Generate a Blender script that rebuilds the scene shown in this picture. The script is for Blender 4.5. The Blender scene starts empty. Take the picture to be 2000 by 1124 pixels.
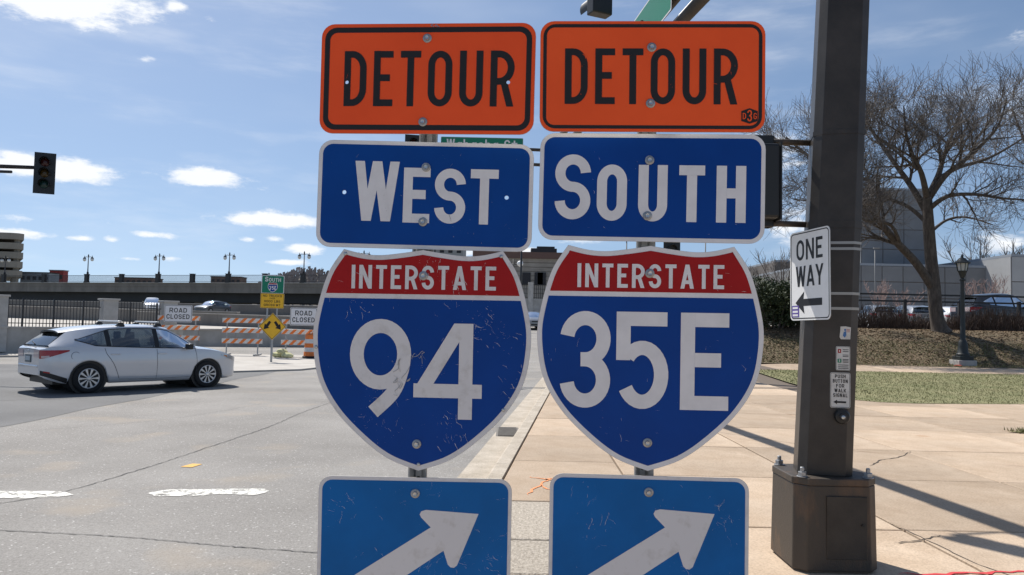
import bpy, bmesh, math, random
import numpy as np
from mathutils import Vector, Matrix, Euler
rnd = random.Random(7); nr = np.random.RandomState(5)
R = math.radians
sc = bpy.context.scene
COL = sc.collection

# ------------------------------------------------------------------ camera
EYE = 1.55; PITCH = R(2.79); ROLL = R(1.2); FPX = 1500.0
cam_data = bpy.data.cameras.new('camera'); cam = bpy.data.objects.new('camera', cam_data); COL.objects.link(cam)
CM = Matrix.Rotation(math.pi/2 + PITCH, 3, 'X') @ Matrix.Rotation(ROLL, 3, 'Z')
cam.matrix_world = Matrix.Translation((0, 0, EYE)) @ CM.to_4x4()
cam_data.sensor_width = 36; cam_data.lens = 36*FPX/2000; cam_data.clip_start = 0.05; cam_data.clip_end = 6000
sc.camera = cam
def ray(px, py): return CM @ Vector(((px-1000)/FPX, -(py-562)/FPX, -1))
def at(px, py, y):                       # a survey point: the photo's pixel, at y metres in front of the camera
    r = ray(px, py); return Vector((0, 0, EYE)) + r*(y/r.y)

# ------------------------------------------------------------------ sun, sky, exposure
SUN_LEFT = 35.0; SUN_EL = 52.0
sunv = Vector((-math.sin(R(SUN_LEFT))*math.cos(R(SUN_EL)), math.cos(R(SUN_LEFT))*math.cos(R(SUN_EL)), math.sin(R(SUN_EL))))
sl = bpy.data.lights.new('sun', 'SUN'); sl.energy = 4.5; sl.angle = R(0.53); sl.color = (1.0, 0.955, 0.89)
so = bpy.data.objects.new('sun', sl); COL.objects.link(so); so.rotation_euler = sunv.to_track_quat('Z', 'Y').to_euler(); so.location = (0, 0, 30)
sc.view_settings.view_transform = 'Standard'; sc.view_settings.look = 'None'; sc.view_settings.gamma = 1; sc.view_settings.exposure = 0.3
sc.view_settings.use_curve_mapping = False
W = bpy.data.worlds.new('World'); sc.world = W; W.use_nodes = True
wt = W.node_tree; wt.nodes.clear()
def wn(t, **k):
    n = wt.nodes.new(t)
    for a, b in k.items(): setattr(n, a, b)
    return n
def wmath(op, a, b=None, c=None):
    n = wn('ShaderNodeMath', operation=op)
    for i, v in enumerate((a, b, c)):
        if v is None: continue
        if isinstance(v, (int, float)): n.inputs[i].default_value = v
        else: wt.links.new(v, n.inputs[i])
    return n.outputs[0]
sky = wn('ShaderNodeTexSky', sky_type='NISHITA', sun_disc=False, sun_elevation=R(SUN_EL), sun_rotation=R(-SUN_LEFT), air_density=1.05, dust_density=0.45, ozone_density=1.7)
tc = wn('ShaderNodeTexCoord')
lift = wn('ShaderNodeVectorMath', operation='MULTIPLY_ADD'); wt.links.new(tc.outputs['Generated'], lift.inputs[0]); lift.inputs[1].default_value = (1, 1, .92); lift.inputs[2].default_value = (0, 0, .13)
nrm = wn('ShaderNodeVectorMath', operation='NORMALIZE'); wt.links.new(lift.outputs[0], nrm.inputs[0]); wt.links.new(nrm.outputs[0], sky.inputs['Vector'])   # clear air: the pale horizon band sits lower
sep = wn('ShaderNodeSeparateXYZ'); wt.links.new(tc.outputs['Generated'], sep.inputs[0])
az = wmath('ARCTAN2', sep.outputs[0], sep.outputs[1]); el = wmath('ARCSINE', sep.outputs[2])
comb = wn('ShaderNodeCombineXYZ'); wt.links.new(az, comb.inputs[0]); wt.links.new(el, comb.inputs[1])
def wnoise(scale, sx, sy, det=6, rough=.6, rot=0.0):
    mp = wn('ShaderNodeMapping'); mp.inputs['Scale'].default_value = (sx, sy, 1); mp.inputs['Rotation'].default_value = (0, 0, rot); wt.links.new(comb.outputs[0], mp.inputs[0])
    n = wn('ShaderNodeTexNoise'); n.inputs['Scale'].default_value = scale; n.inputs['Detail'].default_value = det; n.inputs['Roughness'].default_value = rough
    wt.links.new(mp.outputs[0], n.inputs['Vector']); return n.outputs['Fac']
puff = wnoise(17, 1, 2.4, 9, .66); wisp = wnoise(4.0, 1, 5.0, 6, .6, R(-12)); veil = wnoise(2.4, 1, 3, 4, .55, R(-10))
# cumulus puffs of this sky, by azimuth / elevation of the real clouds (radians)
def azel(px, py): r = ray(px, py).normalized(); return math.atan2(r.x, r.y), math.asin(r.z)
puffs = [(110, -14, 150, 50, 1.0), (340, 10, 22, 14, .6), (285, 116, 20, 8, .5), (75, 325, 112, 22, .95), (400, 347, 90, 17, .85), (530, 429, 100, 16, .95), (300, 459, 44, 8, .8),
         (55, 457, 60, 9, .7), (30, 425, 40, 10, .7), (150, 466, 30, 6, .6), (217, 468, 16, 7, .6), (590, 486, 36, 10, .9), (535, 467, 22, 7, .7), (483, 468, 20, 6, .6), (560, 513, 44, 7, .8), (330, 506, 30, 6, .6), (255, 506, 26, 5, .6),
         (1030, 490, 40, 9, .8), (900, 494, 60, 14, .6), (1500, 300, 90, 60, .55), (1570, 440, 60, 60, .6), (1990, 62, 26, 16, .5), (1960, 470, 70, 22, .6), (1130, 470, 60, 10, .5),
         (2300, 200, 200, 60, .9), (-330, 100, 170, 60, .9), (-250, 420, 120, 24, .9), (2500, 420, 160, 30, .9)]
acc = None
for (px, py, wx, wy, s) in puffs:
    a0, e0 = azel(px, py)
    u = wmath('DIVIDE', wmath('SUBTRACT', az, a0), wx/FPX); v = wmath('DIVIDE', wmath('SUBTRACT', el, e0), wy/FPX)
    d = wmath('ADD', wmath('MULTIPLY', u, u), wmath('MULTIPLY', v, v))
    g = wmath('MULTIPLY', wmath('POWER', 2.718, wmath('MULTIPLY', d, -0.9)), s)
    acc = g if acc is None else wmath('MAXIMUM', acc, g)
def wramp(fac, lo, hi):
    n = wn('ShaderNodeMapRange', interpolation_type='SMOOTHSTEP'); n.inputs[1].default_value = lo; n.inputs[2].default_value = hi; wt.links.new(fac, n.inputs[0]); return n.outputs[0]
body = wramp(wmath('ADD', acc, wmath('MULTIPLY', wmath('SUBTRACT', puff, .5), 1.7)), .30, .74)
thin = wmath('MULTIPLY', wramp(wisp, .47, .80), .27)
thin = wmath('ADD', thin, wmath('MULTIPLY', wramp(veil, .42, .80), .14))
cfac = wmath('MINIMUM', wmath('ADD', wmath('MULTIPLY', body, .93), thin), .95)
cl = wn('ShaderNodeMix', data_type='RGBA'); wt.links.new(cfac, cl.inputs[0]); wt.links.new(sky.outputs[0], cl.inputs[6]); cl.inputs[7].default_value = (9.3, 9.5, 9.8, 1)
bg = wn('ShaderNodeBackground'); bg.inputs[1].default_value = 0.089; wt.links.new(cl.outputs[2], bg.inputs[0])
wo = wn('ShaderNodeOutputWorld'); wt.links.new(bg.outputs[0], wo.inputs[0])

# ------------------------------------------------------------------ materials
MATS = {}
def mat(name, col, rough=.6, metal=0.0, var=0.0, vscale=6.0, bump=0.0, bscale=60.0, spec=.5, col2=None, holes=None, vdet=5, objrand=0.0, stretch=None, coat=0, gen=None, lo=.35, hi=.65):
    if name in MATS: return MATS[name]
    m = bpy.data.materials.new(name); m.use_nodes = True; nt = m.node_tree; b = nt.nodes['Principled BSDF']
    b.inputs['Roughness'].default_value = rough; b.inputs['Metallic'].default_value = metal; b.inputs['Specular IOR Level'].default_value = spec
    b.inputs['Coat Weight'].default_value = coat
    b.inputs['Base Color'].default_value = (*col, 1)
    t = nt.nodes.new('ShaderNodeTexCoord'); vec = t.outputs['Object']
    if stretch:
        mp = nt.nodes.new('ShaderNodeMapping'); mp.inputs['Scale'].default_value = stretch; nt.links.new(vec, mp.inputs[0]); vec = mp.outputs[0]
    out = None
    if var or col2:
        n = nt.nodes.new('ShaderNodeTexNoise'); n.inputs['Scale'].default_value = vscale; n.inputs['Detail'].default_value = vdet; n.inputs['Roughness'].default_value = .62; nt.links.new(vec, n.inputs['Vector'])
        r = nt.nodes.new('ShaderNodeMapRange'); r.inputs[1].default_value = lo; r.inputs[2].default_value = hi; nt.links.new(n.outputs['Fac'], r.inputs[0])
        mx = nt.nodes.new('ShaderNodeMix'); mx.data_type = 'RGBA'; nt.links.new(r.outputs[0], mx.inputs[0])
        c2 = col2 or tuple(min(1, c*(1+var)) for c in col); c1 = col if col2 else tuple(c*(1-var) for c in col)
        mx.inputs[6].default_value = (*c1, 1); mx.inputs[7].default_value = (*c2, 1); out = mx.outputs[2]
    if objrand:
        oi = nt.nodes.new('ShaderNodeObjectInfo'); r2 = nt.nodes.new('ShaderNodeMapRange'); r2.inputs[3].default_value = 1-objrand; r2.inputs[4].default_value = 1+objrand; nt.links.new(oi.outputs['Random'], r2.inputs[0])
        hv = nt.nodes.new('ShaderNodeHueSaturation'); nt.links.new(r2.outputs[0], hv.inputs['Value'])
        if out: nt.links.new(out, hv.inputs['Color'])
        else: hv.inputs['Color'].default_value = (*col, 1)
        out = hv.outputs[0]
    if out: nt.links.new(out, b.inputs['Base Color'])
    if bump:
        n2 = nt.nodes.new('ShaderNodeTexNoise'); n2.inputs['Scale'].default_value = bscale; n2.inputs['Detail'].default_value = 4; nt.links.new(vec, n2.inputs['Vector'])
        bp = nt.nodes.new('ShaderNodeBump'); bp.inputs['Strength'].default_value = bump; bp.inputs['Distance'].default_value = .02; nt.links.new(n2.outputs['Fac'], bp.inputs['Height']); nt.links.new(bp.outputs[0], b.inputs['Normal'])
    if holes:
        sp = nt.nodes.new('ShaderNodeSeparateXYZ'); nt.links.new(t.outputs['Object'], sp.inputs[0]); cur = None
        for (hx, hy, hr) in holes:
            def mm(op, a, c):
                q = nt.nodes.new('ShaderNodeMath'); q.operation = op
                for i, v in enumerate((a, c)):
                    if isinstance(v, float): q.inputs[i].default_value = v
                    else: nt.links.new(v, q.inputs[i])
                return q.outputs[0]
            dx = mm('SUBTRACT', sp.outputs[0], float(hx)); dy = mm('SUBTRACT', sp.outputs[1], float(hy))
            d = mm('GREATER_THAN', mm('ADD', mm('MULTIPLY', dx, dx), mm('MULTIPLY', dy, dy)), float(hr*hr))
            cur = d if cur is None else mm('MULTIPLY', cur, d)
        nt.links.new(cur, b.inputs['Alpha'])
    MATS[name] = m; return m
def nodes_of(m): return m.node_tree.nodes, m.node_tree.links, m.node_tree.nodes['Principled BSDF']

def glass_mat(name, tint, base=.12):
    m = bpy.data.materials.new(name); m.use_nodes = True; nt = m.node_tree; nt.nodes.clear()
    tr = nt.nodes.new('ShaderNodeBsdfTransparent'); tr.inputs[0].default_value = (*tint, 1)
    gl = nt.nodes.new('ShaderNodeBsdfGlossy'); gl.inputs['Roughness'].default_value = .02; gl.inputs[0].default_value = (.9, .95, 1, 1)
    fr = nt.nodes.new('ShaderNodeFresnel'); fr.inputs[0].default_value = 1.5
    ad = nt.nodes.new('ShaderNodeMath'); ad.operation = 'ADD'; ad.inputs[1].default_value = base; nt.links.new(fr.outputs[0], ad.inputs[0])
    mx = nt.nodes.new('ShaderNodeMixShader'); nt.links.new(ad.outputs[0], mx.inputs[0]); nt.links.new(tr.outputs[0], mx.inputs[1]); nt.links.new(gl.outputs[0], mx.inputs[2])
    o = nt.nodes.new('ShaderNodeOutputMaterial'); nt.links.new(mx.outputs[0], o.inputs[0]); return m

# asphalt: speckled aggregate, patches and sealed cracks
def asphalt(name, dark, light, spark=True):
    m = mat(name, dark, .85, bump=.5, bscale=95, spec=.3); nd, lk, b = nodes_of(m)
    t = nd.new('ShaderNodeTexCoord')
    n1 = nd.new('ShaderNodeTexNoise'); n1.inputs['Scale'].default_value = .45; n1.inputs['Detail'].default_value = 6; lk.new(t.outputs['Object'], n1.inputs['Vector'])
    n2 = nd.new('ShaderNodeTexNoise'); n2.inputs['Scale'].default_value = 75; n2.inputs['Detail'].default_value = 3; lk.new(t.outputs['Object'], n2.inputs['Vector'])
    v = nd.new('ShaderNodeTexVoronoi'); v.inputs['Scale'].default_value = 75; lk.new(t.outputs['Object'], v.inputs['Vector'])
    ad = nd.new('ShaderNodeMath'); ad.operation = 'MULTIPLY_ADD'; lk.new(n2.outputs['Fac'], ad.inputs[0]); ad.inputs[1].default_value = 1.5; sc1 = nd.new('ShaderNodeMath'); sc1.operation = 'MULTIPLY'; sc1.inputs[1].default_value = 1.3; lk.new(n1.outputs['Fac'], sc1.inputs[0]); lk.new(sc1.outputs[0], ad.inputs[2])
    mr = nd.new('ShaderNodeMapRange'); mr.inputs[1].default_value = .95; mr.inputs[2].default_value = 1.85; lk.new(ad.outputs[0], mr.inputs[0])
    mx = nd.new('ShaderNodeMix'); mx.data_type = 'RGBA'; lk.new(mr.outputs[0], mx.inputs[0]); mx.inputs[6].default_value = (*dark, 1); mx.inputs[7].default_value = (*light, 1)
    out = mx.outputs[2]
    if spark:                                             # pale stones in the worn surface
        gt = nd.new('ShaderNodeMath'); gt.operation = 'GREATER_THAN'; gt.inputs[1].default_value = .986
        s2 = nd.new('ShaderNodeSeparateColor'); lk.new(v.outputs['Color'], s2.inputs[0]); lk.new(s2.outputs[0], gt.inputs[0])
        m2 = nd.new('ShaderNodeMix'); m2.data_type = 'RGBA'; lk.new(gt.outputs[0], m2.inputs[0]); lk.new(out, m2.inputs[6]); m2.inputs[7].default_value = (.50, .48, .455, 1); out = m2.outputs[2]
        # tan soil stains
        st = nd.new('ShaderNodeTexNoise'); st.inputs['Scale'].default_value = .8; st.inputs['Detail'].default_value = 5; mp = nd.new('ShaderNodeMapping'); mp.inputs['Location'].default_value = (3.1, 1.7, 0); lk.new(t.outputs['Object'], mp.inputs[0]); lk.new(mp.outputs[0], st.inputs['Vector'])
        r3 = nd.new('ShaderNodeMapRange'); r3.inputs[1].default_value = .58; r3.inputs[2].default_value = .74; r3.inputs[4].default_value = .55; lk.new(st.outputs['Fac'], r3.inputs[0])
        m3 = nd.new('ShaderNodeMix'); m3.data_type = 'RGBA'; lk.new(r3.outputs[0], m3.inputs[0]); lk.new(out, m3.inputs[6]); m3.inputs[7].default_value = (.40, .33, .25, 1); out = m3.outputs[2]
    lk.new(out, b.inputs['Base Color']); return m

M_asph = asphalt('worn_asphalt', (.185, .173, .158), (.355, .337, .313))
M_asph2 = asphalt('newer_asphalt', (.115, .115, .115), (.215, .213, .21), False)
M_conc = mat('slab_concrete', (.47, .355, .25), .85, var=0, col2=(.61, .48, .355), vscale=1.6, bump=.25, bscale=110, objrand=.16, vdet=8, spec=.25)
def speckle(m, scale, amount, dark=.55):
    nd, lk, b = nodes_of(m); src = b.inputs['Base Color'].links[0].from_socket
    t = nd.new('ShaderNodeTexCoord'); n = nd.new('ShaderNodeTexNoise'); n.inputs['Scale'].default_value = scale; n.inputs['Detail'].default_value = 3; lk.new(t.outputs['Object'], n.inputs['Vector'])
    r = nd.new('ShaderNodeMapRange'); r.inputs[1].default_value = .42; r.inputs[2].default_value = .68; r.inputs[3].default_value = 1.0; r.inputs[4].default_value = 1-amount; lk.new(n.outputs['Fac'], r.inputs[0])
    mx = nd.new('ShaderNodeMix'); mx.data_type = 'RGBA'; mx.blend_type = 'MULTIPLY'; mx.inputs[0].default_value = 1; lk.new(src, mx.inputs[6])
    c = nd.new('ShaderNodeCombineColor'); [lk.new(r.outputs[0], c.inputs[i]) for i in range(3)]; lk.new(c.outputs[0], mx.inputs[7]); lk.new(mx.outputs[2], b.inputs['Base Color'])
speckle(M_conc, 55, .22); speckle(M_conc, .9, .16)
def gum(m, scale, r, col):                         # old gum and drip spots
    nd, lk, b = nodes_of(m); src = b.inputs['Base Color'].links[0].from_socket; t = nd.new('ShaderNodeNewGeometry'); v = nd.new('ShaderNodeTexVoronoi'); v.inputs['Scale'].default_value = scale; lk.new(t.outputs['Position'], v.inputs['Vector'])
    q = nd.new('ShaderNodeMapRange'); q.inputs[1].default_value = r; q.inputs[2].default_value = r*.6; q.inputs[4].default_value = .6; lk.new(v.outputs['Distance'], q.inputs[0]); mx = nd.new('ShaderNodeMix'); mx.data_type = 'RGBA'; lk.new(q.outputs[0], mx.inputs[0]); lk.new(src, mx.inputs[6]); mx.inputs[7].default_value = (*col, 1); lk.new(mx.outputs[2], b.inputs['Base Color'])
gum(M_conc, 1.9, .035, (.16, .13, .10)); gum(M_conc, .8, .11, (.44, .27, .16))
M_joint = mat('joint_dirt', (.14, .11, .085), .95)
M_oldconc = mat('aggregate_concrete', (.27, .23, .18), .9, col2=(.52, .46, .38), vscale=45, bump=.6, bscale=80, objrand=.08)
M_kerb = mat('kerb_concrete', (.42, .36, .28), .88, col2=(.56, .49, .40), vscale=3, bump=.3, bscale=90); speckle(M_kerb, 60, .25)
M_lightconc = mat('pale_concrete', (.40, .37, .33), .88, col2=(.50, .47, .425), vscale=.9, bump=.2, bscale=40)
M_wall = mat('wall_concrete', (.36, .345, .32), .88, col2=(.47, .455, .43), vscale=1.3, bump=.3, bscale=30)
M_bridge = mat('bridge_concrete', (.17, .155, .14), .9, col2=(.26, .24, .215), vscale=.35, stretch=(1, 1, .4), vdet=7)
M_girder = mat('girder_steel', (.022, .024, .027), .6, var=.2, vscale=.4)
M_iron = mat('black_iron', (.025, .025, .027), .5, var=.2, vscale=8)
M_bronze = mat('bronze_paint', (.042, .036, .031), .42, var=.28, vscale=3.5, vdet=9, bump=.05, bscale=120, spec=.4)
M_rust = mat('rusted_bronze_paint', (.052, .042, .033), .55, col2=(.17, .095, .05), vscale=2.6, stretch=(1.6, 1.6, .6), bump=.15, bscale=80, lo=.50, hi=.78, vdet=9)
M_galv = mat('galvanised_steel', (.36, .37, .38), .45, .8, var=.15, vscale=25)
M_boltm = mat('bolt_zinc', (.5, .53, .55), .35, .85, var=.2, vscale=120)
M_alum = mat('sign_aluminium', (.48, .47, .45), .5, .6, var=.12, vscale=30)
M_stain = mat('stainless_band', (.38, .37, .35), .45, .8)
M_blackpl = mat('black_plastic', (.012, .013, .014), .45)
M_white = mat('white_sheeting', (.76, .755, .77), .5, var=.05, vscale=14, spec=.3)
M_whitepaint = mat('white_road_paint', (.66, .64, .58), .8, col2=(.82, .80, .74), vscale=9)
def worn_alpha(m, scale, lo, hi):
    nd, lk, b = nodes_of(m); t = nd.new('ShaderNodeTexCoord'); n = nd.new('ShaderNodeTexNoise'); n.inputs['Scale'].default_value = scale; n.inputs['Detail'].default_value = 8; n.inputs['Roughness'].default_value = .75; lk.new(t.outputs['Object'], n.inputs['Vector'])
    r = nd.new('ShaderNodeMapRange'); r.inputs[1].default_value = lo; r.inputs[2].default_value = hi; lk.new(n.outputs['Fac'], r.inputs[0]); lk.new(r.outputs[0], b.inputs['Alpha'])
worn_alpha(M_whitepaint, 11, .40, .50)
M_blk = mat('black_legend', (.018, .018, .02), .5, spec=.3)
M_grassdirt = mat('lawn_soil', (.165, .17, .07), .95, col2=(.25, .23, .115), vscale=1.1, vdet=8)
M_litter = mat('leaf_litter', (.095, .08, .04), .95, col2=(.165, .115, .07), vscale=1.2, vdet=9, bump=.8, bscale=14)
M_far = mat('far_ground', (.20, .19, .15), .95, var=.25, vscale=.06)
M_bark = mat('bark', (.10, .082, .068), .9, var=.35, vscale=9, stretch=(1, 1, .3), bump=.6, bscale=30)
M_twig = mat('twig_bark', (.15, .132, .12), .85, var=.3, vscale=3)
M_bgreen = mat('street_sign_green', (.0, .19, .11), .5)
M_tyre = mat('tyre_rubber', (.012, .012, .013), .8)
M_silver = mat('wheel_silver', (.55, .56, .57), .3, .7)
M_glass = glass_mat('car_glass', (.66, .72, .71), .06)
M_headglass = glass_mat('lamp_glass', (.8, .82, .84), .10)
M_globe = mat('white_globe', (.82, .82, .80), .3)

# ------------------------------------------------------------------ mesh helpers
class MB:
    def __init__(s): s.v = []; s.f = []
    def add(s, vs, fs):
        o = len(s.v); s.v += [tuple(p) for p in vs]; s.f += [tuple(i+o for i in f) for f in fs]; return s
    def box(s, c, d, rz=0.0, mtx=None):
        x, y, z = [q/2 for q in d]; m = mtx or Matrix.Rotation(rz, 3, 'Z'); c = Vector(c)
        vs = [c + m @ Vector((a*x, b*y, e*z)) for e in (-1, 1) for a, b in ((-1, -1), (1, -1), (1, 1), (-1, 1))]
        return s.add(vs, [(3, 2, 1, 0), (4, 5, 6, 7), (0, 1, 5, 4), (1, 2, 6, 5), (2, 3, 7, 6), (3, 0, 4, 7)])
    def prism(s, poly, z0, z1, m=None, top=None):          # polygon (counter-clockwise) extruded along local z
        n = len(poly); tp = top or poly
        vs = [Vector((p[0], p[1], z0)) for p in poly] + [Vector((p[0], p[1], z1)) for p in tp]
        if m: vs = [m @ p for p in vs]
        return s.add(vs, [tuple(range(n-1, -1, -1)), tuple(range(n, 2*n))] + [(i, (i+1) % n, n+(i+1) % n, n+i) for i in range(n)])
    def poly(s, pts): return s.add(pts, [tuple(range(len(pts)))])
    def tube(s, pts, rad, n=6, cap=True):
        pts = [Vector(p) for p in pts]; rad = rad if isinstance(rad, (list, tuple)) else [rad]*len(pts)
        o = len(s.v); up = None
        for i, p in enumerate(pts):
            d = (pts[min(i+1, len(pts)-1)] - pts[max(i-1, 0)])
            d = d.normalized() if d.length > 1e-9 else Vector((0, 0, 1))
            if up is None: up = d.orthogonal().normalized()
            up = up - d*up.dot(d); up = up.normalized() if up.length > 1e-6 else d.orthogonal().normalized()
            q = d.cross(up)
            for k in range(n):
                a = 2*math.pi*k/n; s.v.append(tuple(p + (up*math.cos(a)+q*math.sin(a))*rad[i]))
        for i in range(len(pts)-1):
            for k in range(n): s.f.append((o+i*n+k, o+i*n+(k+1) % n, o+(i+1)*n+(k+1) % n, o+(i+1)*n+k))
        if cap: s.f.append(tuple(o+k for k in range(n-1, -1, -1))); s.f.append(tuple(o+(len(pts)-1)*n+k for k in range(n)))
        return s
    def lathe(s, prof, n=16, m=None, cap=True):            # profile of (radius, z)
        o = len(s.v)
        for r, z in prof:
            for k in range(n):
                a = 2*math.pi*k/n; p = Vector((r*math.cos(a), r*math.sin(a), z)); s.v.append(tuple(m @ p if m else p))
        for i in range(len(prof)-1):
            for k in range(n): s.f.append((o+i*n+k, o+i*n+(k+1) % n, o+(i+1)*n+(k+1) % n, o+(i+1)*n+k))
        if cap:
            s.f.append(tuple(o+k for k in range(n-1, -1, -1))); s.f.append(tuple(o+(len(prof)-1)*n+k for k in range(n)))
        return s
    def grid(s, P):                                        # rows of points
        h, w = len(P), len(P[0]); o = len(s.v)
        for r in P: s.v += [tuple(p) for p in r]
        for i in range(h-1):
            for j in range(w-1): s.f.append((o+i*w+j, o+i*w+j+1, o+(i+1)*w+j+1, o+(i+1)*w+j))
        return s
    def build(s, name, m, parent=None, smooth=False, bevel=0.0, **tags):
        me = bpy.data.meshes.new(name); me.from_pydata(s.v, [], s.f); me.update()
        if m: me.materials.append(m)
        if smooth: me.polygons.foreach_set('use_smooth', [True]*len(me.polygons))
        o = bpy.data.objects.new(name, me); COL.objects.link(o)
        if parent: o.parent = parent
        if bevel:
            bv = o.modifiers.new('bevel', 'BEVEL'); bv.width = bevel; bv.segments = 2; bv.limit_method = 'ANGLE'
        if smooth == 'auto': 
            me.polygons.foreach_set('use_smooth', [True]*len(me.polygons)); me.set_sharp_from_angle(angle=R(38))
        for k, q in tags.items(): o[k] = q
        return o
def tag(o, label, cat, group=None):
    o['label'] = label; o['category'] = cat
    if group: o['group'] = group
    return o
def empty(name, loc=(0, 0, 0), rz=0.0, mtx=None):
    o = bpy.data.objects.new(name, None); COL.objects.link(o); o.empty_display_size = .1
    if mtx is not None: o.matrix_world = mtx
    else: o.location = loc; o.rotation_euler = (0, 0, rz)
    return o
def copy_tree(o, parent=None):
    c = o.copy(); COL.objects.link(c); c.parent = parent
    for ch in list(o.children): copy_tree(ch, c)
    return c
def struct(o): o['kind'] = 'structure'; return o
def stuff(o): o['kind'] = 'stuff'; return o
def smooth01(a, b, x): t = max(0., min(1., (x-a)/(b-a))); return t*t*(3-2*t)
def catmull(P, k=8, closed=False):
    n = len(P); out = []
    for i in range(n if closed else n-1):
        g = lambda j: Vector(P[j % n]) if closed else Vector(P[max(0, min(n-1, j))])
        p0, p1, p2, p3 = g(i-1), g(i), g(i+1), g(i+2)
        for q in range(k):
            t = q/k; out.append(.5*((2*p1)+(p2-p0)*t+(2*p0-5*p1+4*p2-p3)*t*t+(3*p1-p0-3*p2+p3)*t**3))
    if not closed: out.append(Vector(P[-1]))
    return out

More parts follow.
